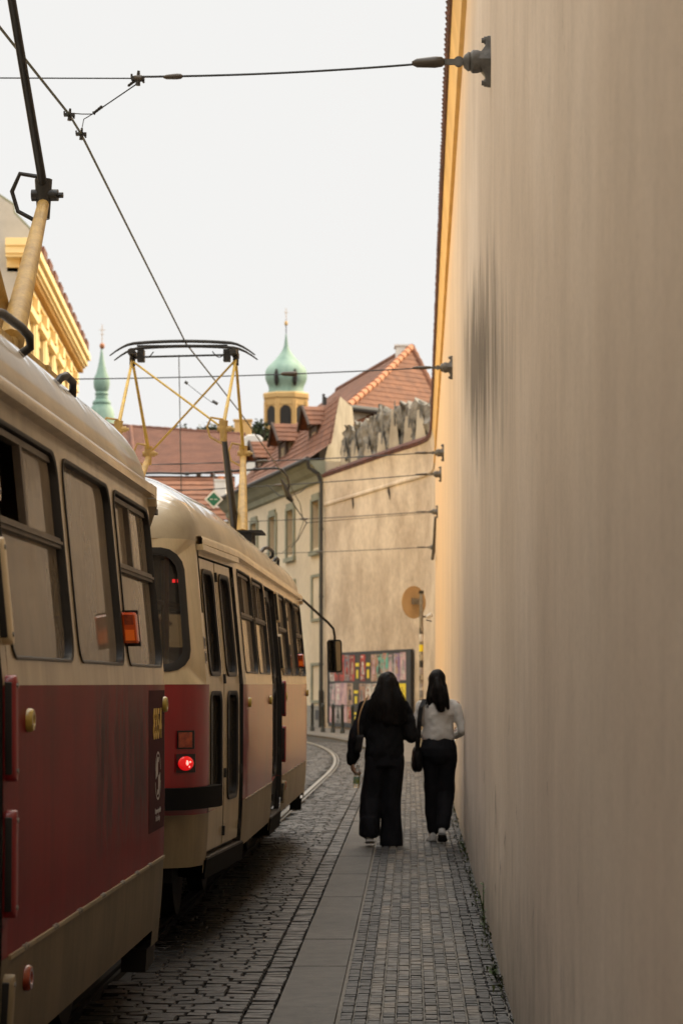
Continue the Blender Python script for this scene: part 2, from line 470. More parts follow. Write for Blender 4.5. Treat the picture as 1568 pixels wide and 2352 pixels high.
M['copperg'] = mk('verdigris_copper', (.29, .41, .33), (.15, .25, .20), .55, .7, .2, 8, stretch=(1, 1, .5), lo=.33, hi=.6)
M['ochre'] = mk('church_ochre', (.66, .42, .17), (.58, .35, .13), .6, .85)
M['ochre_l'] = mk('facade_yellow', (.82, .66, .36), (.76, .58, .29), .5, .85)
M['ochre_d'] = mk('facade_yellow_dark', (.44, .25, .065), (.38, .21, .05), .5, .85)
M['stucco'] = mk('white_stucco', (.50, .48, .45), (.42, .40, .375), .35, .9, fine=.2)
M['housewall'] = mk('cream_render', (.68, .59, .44), (.58, .49, .36), .35, .9, .2, 10, fine=.2)
M['sage'] = mk('sage_trim', (.26, .265, .20), (.20, .205, .15), 1, .85)
M['pane'] = mk('dark_pane', (.030, .025, .020), None, 2, .35, spec=.25)
M['wood'] = mk('window_wood', (.17, .085, .045), None, 6, .6)
M['timber'] = mk('dark_timber', (.07, .045, .032), None, 6, .8)
M['rock'] = mk('dripstone', (.30, .28, .245), (.055, .052, .046), 1.7, .95, .8, 9, lo=.38, hi=.6, fine=.5)
M['lime'] = mk('pale_lime', (.44, .38, .29), (.29, .245, .185), 1.0, .95)
M['foliage'] = mk('foliage', (.10, .12, .055), (.05, .065, .03), 1.2, .8)
M['bark'] = mk('bark', (.08, .06, .04), None, 3, .9)
M['gutter'] = mk('lead_gutter', (.05, .05, .05), None, 3, .6)
M['crackm'] = mk('crack', (.06, .045, .03), (.03, .02, .015), 6, .95)
M['paper'] = [mk('paper_%s' % n, c, d, s, .6, lo=.42, hi=.58) for n, c, d, s in (
    ('white', (0.743, 0.716, 0.675), (0.297, 0.270, 0.270), 2.2), ('red', (0.567, 0.068, 0.047), (0.189, 0.034, 0.027), 2.4), ('navy', (0.081, 0.088, 0.176), (0.338, 0.297, 0.270), 2.2),
    ('teal', (0.081, 0.486, 0.405), (0.540, 0.216, 0.162), 2.0), ('grey', (0.405, 0.392, 0.392), (0.108, 0.108, 0.115), 2.6), ('pink', (0.621, 0.432, 0.459), (0.405, 0.270, 0.351), 2.0),
    ('yellow', (0.850, 0.716, 0.027), (0.850, 0.675, 0.027), 1.0), ('black', (0.027, 0.027, 0.027), (0.068, 0.061, 0.041), 2.0), ('brown', (0.297, 0.135, 0.095), (0.486, 0.365, 0.270), 2.4), ('violet', (0.216, 0.121, 0.297), (0.540, 0.486, 0.513), 2.0))]
# ================================================================== THE SETTING
def WX(d): return .43 + .034 * d
def KL(d):
    pts = [(-30, -1.55), (45, .70), (52, .73), (58, .50), (63, .16), (67, -.35), (70, -.95), (75, -2.1), (85, -4.7), (100, -8.6), (140, -19)]
    for (a, xa), (b, xb) in zip(pts[:-1], pts[1:]):
        if a <= d <= b: return xa + (xb - xa) * (d - a) / (b - a)
    return -19
def KR(d):
    if d <= 45: return -.345 + .030 * d
    return KL(d) + .305 + .06 * min(1, (d - 45) / 20)
def rail_x(d, off):
    x = max(0, d - 40)
    return -2.47 + .0372 * d - .0023 * x * x * (1 + .015 * x) + off * 1.0

WALL = [(WX(d), d) for d in range(-14, 67, 4)] + [(2.705, 67.2), (2.72, 68.4), (2.66, 69.5), (2.47, 70.6), (2.2, 71.6)] + [(2.0 - 2.6 * t, 72.2 + 9.8 * t) for t in (0, .25, .5, .75, 1)]

# one sheet of ground to the horizon
g = MB(); g.grid([[(-700, y, -.075) for y in (-200, 900)], [(700, y, -.075) for y in (-200, 900)]])
tag(g.build('ground', M['road_base']), kind='structure')
# road bed
g = MB(); ds = [-14 + 4 * i for i in range(40)]
g.grid([[(-9.5 - .04 * max(d, 0), d, -.062) for d in ds], [(KL(d) + .1, d, -.062) for d in ds]])
tag(g.build('road', M['road_base']), kind='structure')
# pavement bed
g = MB()
dd = [-14 + 2 * i for i in range(28)] + [42 + i for i in range(1, 60)]
g.grid([[(KR(d) - .02, d, -.014) for d in dd], [((WX(d) + .3) if d < 66 else 3.2, d, -.014) for d in dd]])
tag(g.build('pavement_bed', M['pave_far']), kind='structure')

def stone(mb, q, z, bev, drop, jit):
    c = sum((Vector((p[0], p[1], 0)) for p in q), Vector()) / 4
    lo = []; hi = []
    tx, ty = RND.uniform(-.035, .035), RND.uniform(-.02, .02)
    for p in q:
        p = Vector((p[0] + RND.uniform(-jit, jit), p[1] + RND.uniform(-jit, jit), 0))
        dz = (p.x - c.x) * tx + (p.y - c.y) * ty
        lo.append(mb.add((p.x, p.y, z - drop)))
        dv = (c - p); dv = dv / max(dv.length, 1e-6)
        pp = p + dv * bev * 1.4
        hi.append(mb.add((pp.x, pp.y, z + dz)))
    mb.face(hi)
    for i in range(4):
        j = (i + 1) % 4
        mb.face((lo[i], lo[j], hi[j], hi[i]))

# mosaic pavement: real stones
mb = MB(); mb.use = True
d = 7.6
while d < 46:
    dv = .078 if d < 30 else .11
    d2 = d + dv
    ncol = 0; x = KR(d) + .012
    while x < WX(d) - .01:
        w = .066
        edge = WX(d) - x
        blk = noise.noise(Vector((ncol * 1.37 + 3.1, math.floor(d / .34 + ncol * .37), 0.5)))
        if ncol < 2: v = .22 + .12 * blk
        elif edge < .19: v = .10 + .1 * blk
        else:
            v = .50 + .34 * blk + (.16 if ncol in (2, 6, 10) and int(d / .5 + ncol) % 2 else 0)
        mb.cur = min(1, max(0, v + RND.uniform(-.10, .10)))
        off = (ncol % 3) * .026
        g_ = .004
        e_ = .0015; q = [(x + g_, d + e_ + off), (x + w - g_, d + e_ + off), (x + w - g_ + .002, d2 - e_ + off), (x + g_ + .002, d2 - e_ + off)]
        if edge < .19:
            q = [(a + RND.uniform(-.006, .006), b + RND.uniform(-.012, .012)) for a, b in q]
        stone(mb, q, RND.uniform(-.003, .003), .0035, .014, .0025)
        x += w; ncol += 1
    d = d2
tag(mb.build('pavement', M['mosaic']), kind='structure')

# road setts
mb = MB(); mb.use = True
d = 7.2; row = 0
while d < 62:
    dv = .098 if d < 32 else .14
    d2 = d + dv + RND.uniform(-.008, .008)
    umax = 2.4 if d < 27 else 5.2
    u = .012; k = 0; first = True
    while u < umax:
        w = .135 if first else RND.uniform(.10, .19)
        x1 = -.65 + .030 * d - u; x0 = x1 - w
        u += w; k += 1
        tilt = .0 if first else .010 * (u - .135)
        dy = tilt * .6
        first = False
        xm = (x0 + x1) / 2; dm = (d + d2) / 2
        if x1 > KL(dm) - .01: continue
        if any(abs(xm - rail_x(dm, o)) < .10 for o in (.72, -.72)): continue
        mb.cur = min(1, max(0, .45 + .3 * noise.noise(Vector((xm * 2, dm * 1.4, 2))) + RND.uniform(-.28, .28)))
        g_ = .0035
        stone(mb, [(x0 + g_, d + g_ + dy), (x1 - g_, d + g_ + dy), (x1 - g_, d2 - g_ + dy), (x0 + g_, d2 - g_ + dy)], -.036 + RND.uniform(-.004, .004), .006, .013, .005)
    d = d2; row += 1
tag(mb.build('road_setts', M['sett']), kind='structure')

# kerb: long granite blocks with joints
mb = MB()
joints = [-12, -8, -4, -.5, 3, 5.2, 7.2, 9.1, 11.07, 12.68, 14.0, 15.4, 16.8, 18.8, 20.7, 22.5, 24.1, 26.0, 27.6, 29.5, 31.4, 33.2, 35.2, 37.1, 39, 41, 43, 45]
joints += [45 + 1.5 * i for i in range(1, 36)]
for a, b in zip(joints[:-1], joints[1:]):
    g_ = .008; z = RND.uniform(-.004, .004)
    pts = [(KL(a) + .004, a + g_), (KR(a) - .004, a + g_), (KR(b) - .004, b - g_), (KL(b) + .004, b - g_)]
    c = sum((Vector((p[0], p[1], 0)) for p in pts), Vector()) / 4
    top = [Vector((p[0], p[1], 0)) + (c - Vector((p[0], p[1], 0))).normalized() * .012 for p in pts]
    lo = [mb.add((p[0], p[1], -.08)) for p in pts]; mid = [mb.add((p[0], p[1], z - .008)) for p in pts]
    hi = [mb.add((p.x, p.y, z)) for p in top]
    mb.face(hi)
    for A, B in ((lo, mid), (mid, hi)):
        for i in range(4):
            j = (i + 1) % 4; mb.face((A[i], A[j], B[j], B[i]))
tag(mb.build('kerb', M['kerbm']), kind='structure')

# tram rails
for off, lab in ((.72, 'worn steel tram rail curving left, on the pavement side of the track'), (-.72, 'steel tram rail on the far side of the track beneath the trams')):
    mb = MB(); dl = [-10 + i for i in range(85)]
    for (a, b, z) in ((-.035, .028, -.024), (.05, .075, -.027)):
        mb.grid([[(rail_x(q, off) + a, q, -.07) for q in dl], [(rail_x(q, off) + a + .002, q, z) for q in dl], [(rail_x(q, off) + b - .002, q, z) for q in dl], [(rail_x(q, off) + b, q, -.07) for q in dl]])
    tag(mb.build('tram_rail', M['rail']), lab, 'rail', 'rails of the tram track')

# ------------------------------------------------------------------ the long wall
def norm_path(path):
    out = []
    for i, (x, y) in enumerate(path):
        a = path[max(i - 1, 0)]; b = path[min(i + 1, len(path) - 1)]
        t = Vector((b[0] - a[0], b[1] - a[1])).normalized()
        out.append(Vector((-t.y, t.x)))
    return out
def sweep(mb, path, prof):
    nn = norm_path(path)
    mb.grid([[(x + n.x * o, y + n.y * o, z) for (x, y), n in zip(path, nn)] for o, z in prof])
wall = thing('street_wall', 'tall weathered plaster wall with tiled top running along the pavement', 'wall', (WX(10), 10, 0))
k = 19
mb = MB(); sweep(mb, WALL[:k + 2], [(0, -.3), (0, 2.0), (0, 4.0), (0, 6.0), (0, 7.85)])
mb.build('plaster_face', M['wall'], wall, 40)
mb = MB(); sweep(mb, WALL[k + 1:], [(0, -.3), (0, 3), (0, 6), (0, 7.85)])
tag(mb.build('plaster_face', M['facing'], wall, 40), 'pale mottled stretch of the wall where it turns across the street')
COVE = [(0, 7.84), (.045, 7.86), (.05, 7.93), (.012, 7.97), (.014, 8.25), (.03, 8.52), (.062, 8.72), (.085, 8.84)]
mb = MB(); sweep(mb, WALL[:k + 2], COVE); mb.build('cove', M['cove'], wall, 30)
mb = MB(); sweep(mb, WALL[k + 1:], COVE); mb.build('cove', M['facing'], wall, 30)
mb = MB(); sweep(mb, WALL, [(-.45, -.3), (-.45, 9.0), (-.25, 9.1)]); mb.build('back_face', M['facing'], wall)
mb = MB(); sweep(mb, WALL, [(.085, 8.84), (.115, 8.86), (.115, 8.90), (-.25, 9.12), (-.55, 8.98)])
# clay half-round tiles laid across the top
def along(path, step):
    res = []; carry = 0
    for (a, b) in zip(path[:-1], path[1:]):
        A = Vector(a); B = Vector(b); L = (B - A).length; s = carry
        while s < L:
            t = (B - A) / L
            res.append((A + t * s, Vector((-t.y, t.x)))); s += step
        carry = s - L
    return res
for p, n in along(WALL, .21):
    r = RND.uniform(.070, .078); o = RND.uniform(.112, .124)
    mb.tube([(p.x + n.x * o, p.y + n.y * o, 8.90), (p.x + n.x * .02, p.y + n.y * .02, 8.96), (p.x - n.x * .28, p.y - n.y * .28, 9.13)], [r, r, r * .85], 7)
mb.build('tile_coping', M['coping'], wall)
def crack(d, z0, z1, w, face=None):
    mb = MB(); L = []; Rr = []
    n = 9; wob = 0
    for i in range(n + 1):
        t = i / n; wob += RND.uniform(-.03, .03)
        ww = w * math.sin(math.pi * (t * .9 + .05)) * RND.uniform(.5, 1.2)
        z = z0 + (z1 - z0) * t
        for s, q in ((-1, L), (1, Rr)):
            dq = d + wob + s * ww
            q.append((WX(dq) - .006, dq, z))
    mb.grid([L, Rr]); mb.build('crack', M['crackm'], wall)
for x, y0, y1, w in ((1140, 1925, 1850, .05), (1139, 1880, 1800, .06), (1162, 1960, 1908, .05), (1150, 2010, 1975, .05), (1190, 1890, 1850, .025), (1140, 2030, 2060, .05), (1113, 1765, 1800, .05), (1225, 2060, 2130, .012), (1330, 1985, 2090, .008), (1260, 1790, 1830, .012), (1290, 2200, 2280, .010), (1170, 1640, 1690, .03)):
    d = 2279 / (x - 964.2); crack(d, 1.55 - (max(y0, y1) - 1570) * d / F, 1.55 - (min(y0, y1) - 1570) * d / F, w * .55)
for x, ya, yb in ((812, 1095, 1168), (898, 1075, 1147)):
    # drip marks on the facing stretch
    t = ((x - 784) * 72.2 - F * 2.0) / (-F * 2.6 - (x - 784) * 9.8)
    X, D = 2.0 - 2.6 * t, 72.2 + 9.8 * t
    mb = MB(); L = []; Rr = []; wob = 0
    nx, ny = -.9666, -.2564
    for i in range(9):
        z = 1.55 - (ya + (yb - ya) * i / 8 - 1570) * D / F; wob += RND.uniform(-.12, .12)
        w = .16 * math.sin(.3 + 2.5 * i / 8) * RND.uniform(.5, 1.2)
        for s, q in ((-1, L), (1, Rr)):
            o = wob + s * w
            q.append((X - .2564 * o + nx * .012, D + .9666 * o + ny * .012, z))
    mb.grid([L, Rr]); mb.build('crack', M['crackm'], wall)

# moss and weeds at the foot of the wall
mb = MB()
for i in range(950):
    d = 9 + 38 * RND.random() ** 1.5
    if noise.noise(Vector((d * .9, 1, 1))) < -.12: continue
    x = WX(d) - abs(RND.gauss(0, .028)) - .004; z = abs(RND.gauss(0, .03))
    s = RND.uniform(.008, .03)
    a = RND.uniform(0, 6.28)
    u = Vector((math.cos(a) * .3, math.sin(a), RND.uniform(-.3, .8))) * s
    v = Vector((-.5, RND.uniform(-.5, .5), RND.uniform(.4, 1))) * s
    c = Vector((x, d, z)); mb.poly([c - u, c + v * .5 - u * .3, c + v, c + u])
tag(mb.build('moss', M['mossy']), 'green moss and tiny weeds along the foot of the plaster wall', 'moss', kind='stuff')
def weed(x, d, h, n, lab):
    r = thing('weed', lab, 'plant', (x, d, 0), 0, 'weeds at the foot of the wall')
    st = MB(); lf = MB()
    for i in range(n):
        a = RND.uniform(-.5, .5); hh = h * RND.uniform(.55, 1)
        top = Vector((x - RND.uniform(.0, .05), d + a * .12, hh))
        st.tube([(x, d, 0), (x - .01, d + a * .05, hh * .5), top], [.004, .003, .0015], 5)
        for j in range(7):
            t = RND.uniform(.15, 1); p = Vector((x, d, 0)).lerp(top, t)
            an = RND.uniform(0, 6.28); L = RND.uniform(.02, .045)
            u = Vector((math.cos(an) * .8 - .2, math.sin(an), .4)) * L; w = u.cross(Vector((0, 0, 1))).normalized() * L * .28
            lf.poly([p, p + u * .5 + w, p + u, p + u * .5 - w])
    st.build('stem', M['leaf'], r); lf.build('leaves', M['leaf'], r)
weed(WX(14.2) - .03, 14.2, .42, 5, 'tall thin weed growing from the foot of the wall nearest the camera')
weed(WX(12.0) - .03, 12.0, .10, 6, 'low tuft of weed at the dark foot of the wall beside the near pavement')
weed(WX(21) - .02, 21.0, .13, 6, 'small weed tuft at the wall foot beside the walking women')

# ------------------------------------------------------------------ wall brackets and span wires
def bracket(d, z, lab):
    X = WX(d) - .0; r = thing('wall_bracket', lab, 'bracket', (X, d, z), 0, 'iron wire anchors on the wall')
    mb = MB()
    ring = []
    for (zz, w, t) in ((-.155, .012, .02), (-.13, .03, .03), (-.09, .022, .035), (-.05, .05, .06), (0, .075, .075), (.05, .05, .06), (.09, .022, .035), (.13, .03, .03), (.155, .012, .02)):
        ring.append([(X + .002, d - w, z + zz), (X - t, d - w, z + zz), (X - t, d + w, z + zz), (X + .002, d + w, z + zz)])
    mb.loft(ring)
    mb.build('rosette_plate', M['iron'], r, 50)
    for s in (-1, 1):
        mb = MB(); mb.tube([(X - .01, d, z + s * .13), (X - .055, d, z + s * .13)], .016, 8)
        mb.tube([(X - .01, d, z + s * .13), (X - .04, d, z + s * .13)], .024, 8)
        mb.build('bolt', M['iron'], r, 40)
    mb = MB(); rr = [(.02, 0), (.06, .0), (.07, .03), (.07, .06), (.055, .075), (.06, .085), (.04, .11), (.018, .12)]
    rings = [[(X - .05 - o, d + q * math.cos(k * math.tau / 16), z + q * math.sin(k * math.tau / 16)) for k in range(16)] for q, o in rr]
    mb.loft(rings); mb.build('hub', M['iron'], r, 40)
    mb = MB(); mb.tube([(X - .17, d, z), (X - .20, d, z)], .02, 8); mb.box((X - .235, d, z - .002), (.09, .022, .034)); mb.tube([(X - .195, d - .02, z), (X - .195, d + .02, z)], .03, 10)
    mb.build('eye_bolt', M['iron'], r, 40)
    return Vector((X - .28, d, z))
def span(a, b, lab, rad=.008, sag=.06, ins=True, mat='wire', insul=((0.0, .14, .018),)):
    r = thing('span_wire', lab, 'wire', a, 0, 'overhead span wires')
    mb = MB(); pts = []
    for i in range(17):
        t = i / 16; p = Vector(a).lerp(Vector(b), t); p.z -= sag * 4 * t * (1 - t); pts.append(p)
    mb.tube(pts, rad, 6); mb.build('cable', M[mat], r, 60)
    L = (Vector(b) - Vector(a)).length; dr = (Vector(b) - Vector(a)).normalized()
    for (s, ln, q) in insul:
        p = Vector(a) + dr * s; e = p + dr * ln
        t = s / L; p.z -= sag * 4 * t * (1 - t); e.z -= sag * 4 * t * (1 - t)
        mb = MB(); mb.tube([p, p + dr * ln * .08, p + dr * ln * .3, p + dr * ln * .85, e], [q * .5, q, q * 1.15, q * .9, q * .4], 10)
        mb.build('insulator', M['porcelain'], r, 40)
    return r
e = bracket(14.1, 5.35, 'large iron rosette bracket high on the wall, nearest the camera')
C1 = P(317, 180, 14.3); L1 = Vector((-8.6, 14.6, 5.47))
span(e, Vector((-1.27, 14.3, 5.31)), 'blue-black span wire from the nearest wall bracket across the top of the sky', .007, .02, insul=((.0, .20, .03), (1.62, .12, .016)))
span(C1, L1, 'thin wire continuing left from the clamp above the nearest tram', .0045, .02, insul=((-.03, .06, .02),))
e = bracket(30.6, 5.74, 'second iron bracket on the wall, beside the dark soot stain')
span(e, Vector((-8.9, 31.2, 5.75)), 'span wire from the second bracket passing in front of the green onion dome', .0085, .12, insul=((0, .25, .02), (1.78, .22, .03), (5.0, .1, .02)))
for d, z, xl, yl, zl, lab, lw in ((41.5, 5.70, -9, 42.5, 5.6, 'third iron bracket on the wall, just under the end of the tiled top', 'wire from the third bracket crossing below the jagged grotto wall'),
                          (46.5, 5.77, -9, 47.5, 5.4, 'fourth iron bracket on the wall, right below the third', 'wire from the fourth bracket crossing the two drip marks'),
                          (56.0, 5.72, -9.2, 57.5, 5.5, 'fifth iron bracket on the wall, above the grey cable bundle', 'wire from the fifth bracket crossing the middle of the mottled wall'),
                          (64.5, 5.36, -9.4, 66.5, 5.3, 'sixth iron bracket, lowest on the wall near the bend', 'lowest span wire from the sixth bracket at the bend')):
    e = bracket(d, z, lab)
    span(e, Vector((xl, yl, zl)), lw, .010, .12, insul=((0, .25, .022), (2.9, .22, .024)))
mb = MB(); mb.tube([(WX(56.2) - .06, 56.2, 5.6), (WX(58) - .09, 58, 4.9), (WX(62) - .1, 62, 4.9), (WX(64) - .06, 64, 5.2)], [.03, .045, .045, .03], 7)
tag(mb.build('cable_bundle', M['iron'], None, 50), 'grey cable sagging along the wall between the two lowest brackets', 'cable')

# contact wire above the track, with the pull-off that holds it in the curve
CW = [(-2.6, -6, 5.02), (-1.82, 12.3, 5.05), (-1.672, 14.2, 5.05), (-1.656, 14.7, 5.05), (-1.6, 23.8, 5.055)] + [(rail_x(q, 0) + .05, q, 5.06) for q in (30, 35, 40, 45, 50, 56, 62)]
mb = MB(); mb.tube(CW, .0085, 6)
tag(mb.build('contact_wire', M['copper'], None, 60), 'dark green contact wire running over the trams and up the sky', 'wire')
po = thing('pull_off', 'wire pull-off with two clamps tying the contact wire to the span wire', 'wire fitting', C1)
mb = MB(); jn = P(213, 262, 14.4)
mb.tube([C1 + Vector((0, 0, -.03)), jn], .004, 6); 
mb.tube([jn, jn + Vector((-.06, -.02, -.005)), (-1.672, 14.2, 5.06)], .0035, 6); mb.tube([jn, jn + Vector((-.06, .05, -.02)), (-1.656, 14.7, 5.06)], .003, 6)
mb.build('tie_wire', M['wire'], po, 60)
mb = MB()
for t in (0.02, .78): 
    a = C1.lerp(jn, t); b = C1.lerp(jn, t + .2); pts = [a.lerp(b, i / 8) for i in range(9)]
    mb.tube(pts, [.008, .012, .009, .011, .008, .01, .008, .01, .014 if t > .5 else .004], 7)
mb.build('spring_link', M['black'], po, 50)
for c, s in ((C1, .055), (Vector((-1.672, 14.2, 5.05)), .045), (Vector((-1.656, 14.7, 5.05)), .045)):
    mb = MB(); mb.box(c, (s * 1.5, s * .5, s * .45)); mb.tube([c + Vector((0, 0, -s * .8)), c + Vector((.005, 0, s * .85))], [s * .3, s * .16], 7); mb.tube([c + Vector((-s * .7, 0, 0)), c + Vector((-s * .7, 0, s * .5))], s * .12, 6); mb.tube([c + Vector((s * .5, 0, -.01)), c + Vector((s * .7, 0, -s * .5))], s * .14, 6)
    mb.build('clamp', M['black'], po, 40)

# thick black cable with the signal diamond
r = thing('feeder_cable', 'thick black feeder cable across the street, dropping in a loop at its right end', 'cable', P(365, 1086, 40))
mb = MB(); mb.tube([P(180, 1093, 41), P(365, 1086, 41), P(430, 1088, 41), P(520, 1083, 41), P(630, 1075, 41), P(648, 1078, 41), P(660, 1095, 41), P(664, 1115, 41), P(660, 1135, 41)], .02, 7); mb.build('cable', M['black'], r, 60)
mb = MB()
for x, y in ((430, 1088), (530, 1082), (585, 1078)): mb.tube([P(x - 4, y + .2, 41), P(x + 4, y - .2, 41)], .032, 8)
mb.tube([P(645, 1100, 41), P(654, 1118, 41), P(662, 1140, 41)], [.02, .045, .05], 7); mb.tube([P(662, 1140, 41), P(672, 1152, 41)], [.06, .03], 8)
mb.build('joint_sleeve', M['black'], r, 50)
mb = MB(); mb.tube([P(666, 1145, 41), P(685, 1175, 41), P(704, 1201, 41)], .011, 6); mb.tube([P(704, 1201, 41), P(684, 1240, 41), P(668, 1258, 41)], .008, 6); mb.tube([P(612, 1112, 41), P(640, 1138, 41), P(662, 1142, 41), P(690, 1130, 41), P(706, 1118, 41)], .008, 6); mb.tube([P(704, 1201, 41), P(760, 1196, 41), P(1000, 1177, 55)], .007, 6)
mb.build('drop_wire', M['wire'], r, 60)
sg = thing('diamond_sign', 'green diamond tram signal sign with white border and four white dots', 'sign', P(491, 1147, 39.5))
c = P(491, 1147, 39.5)
def diamond(c, h, y0, y1): return [[(c.x + h * a, y, c.z + h * b) for a, b in ((0, -1), (1, 0), (0, 1), (-1, 0))] for y in (y0, y1)]
mb = MB(); mb.loft(diamond(c, .160, c.y - .01, c.y + .015)); mb.build('border', M['white'], sg)
mb = MB(); mb.loft(diamond(c, .118, c.y - .016, c.y - .011)); mb.build('green_face', M['green'], sg)
mb = MB()
for dx in (-.052, -.026, .022, .050): mb.box((c.x + dx, c.y - .018, c.z - .0), (.017, .004, .02))
mb.build('white_dots', M['white'], sg)
mb = MB(); mb.tube([P(491, 1128, 39.55), P(491, 1084, 41)], .006, 6); mb.build('hanger', M['wire'], sg)
mb = MB(); mb.tube([P(411, 815, 34), P(414, 980, 34), P(417, 1152, 34)], .007, 6)
mb.tube([P(427, 879, 34), P(460, 905, 34), P(488, 925, 34)], .005, 6); mb.tube([P(488, 921, 34), P(500, 928, 34)], .025, 6); mb.tube([P(425, 877, 34), P(431, 881, 34)], .025, 6)
tag(mb.build('hanging_wire', M['wire'], None, 60), 'thin vertical wire hanging beside the farther pantograph', 'wire')

# ------------------------------------------------------------------ bollards
bx = [(-.96, 76.0), (-.60, 74.5), (-.27, 73.5), (.03, 72.5), (.34, 71.5)]
blab = ['first dark bollard from the left, half behind the tram front', 'second dark bollard from the left, by the downpipe', 'third dark bollard from the left, in front of the poster wall', 'fourth dark bollard from the left, in front of the yellow-black poster', 'fifth dark bollard, next to the shoulder of the woman in black']
b0 = thing('bollard', blab[0], 'bollard', (bx[0][0], bx[0][1], 0), 0, 'dark iron bollards along the kerb')
mb = MB(); mb.lathe([(.075, 0), (.075, .10), (.06, .12), (.052, .2), (.046, .78), (.06, .80), (.06, .83), (.045, .845)], (0, 0, -.02), 14); mb.build('post', M['bollard'], b0, 40, local=True)
mb = MB(); mb.lathe([(.05, .84), (.055, .87), (.04, .91), (.012, .93)], (0, 0, -.02), 14); mb.build('cap', M['bollard'], b0, 40, local=True)
for (x, d), l in list(zip(bx, blab))[1:]:
    c = copy_tree(b0); c.location = (x, d, 0); c['label'] = l

# ------------------------------------------------------------------ round sign seen from behind
dS = 49.0
rs = thing('road_sign', 'back of a round ochre traffic sign on a steel pole plastered with stickers', 'sign', (P(967, 0, dS).x, dS, 0))
X = P(967, 0, dS).x
mb = MB(); mb.tube([(X, dS, 0), (X, dS, 3.48)], .042, 12); mb.build('pole', M['steel'], rs, 50)
mb = MB(); mb.tube([(X, dS, 3.46), (X, dS, 3.52)], .055, 12); mb.build('pole_cap', M['black'], rs, 50)
mb = MB(); cs = Vector((X - .16, dS + .10, 3.28)); ax = Vector((math.cos(.72), math.sin(.72), 0)); nn_ = Vector((-ax.y, ax.x, 0))
mb.loft([[cs + nn_ * o + (ax * math.cos(a * math.tau / 32) + Vector((0, 0, 1)) * math.sin(a * math.tau / 32)) * q for a in range(32)] for o, q in ((.012, .34), (.0, .35), (-.012, .345), (-.012, .335), (-.004, .33))])
mb.build('disc', M['sign_back'], rs, 40)
mb = MB(); mb.box(cs - nn_ * .03 + ax * .06 + Vector((0, 0, .02)), (.26, .03, .13), Matrix.Rotation(.72, 3, 'Z')); mb.box(cs - nn_ * .05 + ax * .12 + Vector((0, 0, .02)), (.2, .05, .05), Matrix.Rotation(.72, 3, 'Z'))
mb.build('clamp_plate', M['steel'], rs)
for i in range(13):
    z = .55 + i * .17 + RND.uniform(-.03, .03); mb = MB()
    mb.lathe([(.0445, z), (.0448, z + .01), (.0448, z + RND.uniform(.06, .14)), (.0445, z + .145)], (X, dS, 0), 12)
    mb.build('sticker', M['paper'][RND.choice([0, 4, 7, 8, 4, 0, 6])] if i % 3 else M['sticker'], rs, 60)
cm = thing('security_camera', 'small white camera on a stub arm at the right of the sign pole', 'camera', (X + .07, dS, 2.92))
mb = MB(); mb.tube([(X + .03, dS, 2.97), (X + .17, dS - .02, 2.97)], .02, 7); mb.tube([(X + .1, dS, 2.9), (X + .22, dS, 2.87)], .012, 6); mb.build('arm', M['black'], cm, 50)
mb = MB(); mb.tube([(X + .12, dS - .04, 2.96), (X + .19, dS - .09, 3.0), (X + .22, dS - .1, 3.01)], [.04, .05, .045], 10); mb.build('housing', M['white'], cm, 50)

# ------------------------------------------------------------------ poster boards on the facing stretch
def FW(t, z, o=0.0):   # t along the facing wall (0 near corner, 1 at the house), o out of the wall
    return Vector((2.0 - 2.6 * t - .9666 * o, 72.2 + 9.8 * t - .2564 * o, z))
def Ft(x): return ((x - 784) * 72.2 - F * 2.0) / (-F * 2.6 - (x - 784) * 9.8)
board = thing('poster_hoarding', 'black framed hoarding covered with rows of bright posters', 'hoarding', FW(.5, 0))
ta, tb = Ft(949), Ft(757)
def fw_box(mb, t0, t1, z0, z1, o0, o1):
    mb.loft([[FW(t0, z0, o0), FW(t1, z0, o0), FW(t1, z1, o0), FW(t0, z1, o0)], [FW(t0, z0, o1), FW(t1, z0, o1), FW(t1, z1, o1), FW(t0, z1, o1)]])
mb = MB(); fw_box(mb, ta, tb, .15, 2.62, .005, .06); mb.build('backing', M['black'], board)
mb = MB(); fw_box(mb, ta, tb, 2.56, 2.62, .06, .09); fw_box(mb, ta, ta + .03, .15, 2.56, .06, .09); fw_box(mb, tb - .012, tb, .15, 2.56, .06, .09); fw_box(mb, ta + .035, tb - .012, .05, .16, .06, .09)
mb.build('frame', M['black'], board)
pal = dict(w=0, r=1, n=2, t=3, g=4, p=5, y=6, k=7, b=8, v=9)
rows_ = [(1.64, 2.52, 'p v g t t b k r k r n r r w'.split()[::-1]), (.80, 1.56, 'y y n b w w b k b p p g'.split()[::-1]), (.2, .76, 'y y v g b w p k b p g p'.split()[::-1])]
t0, t1 = ta + .06, tb - .02
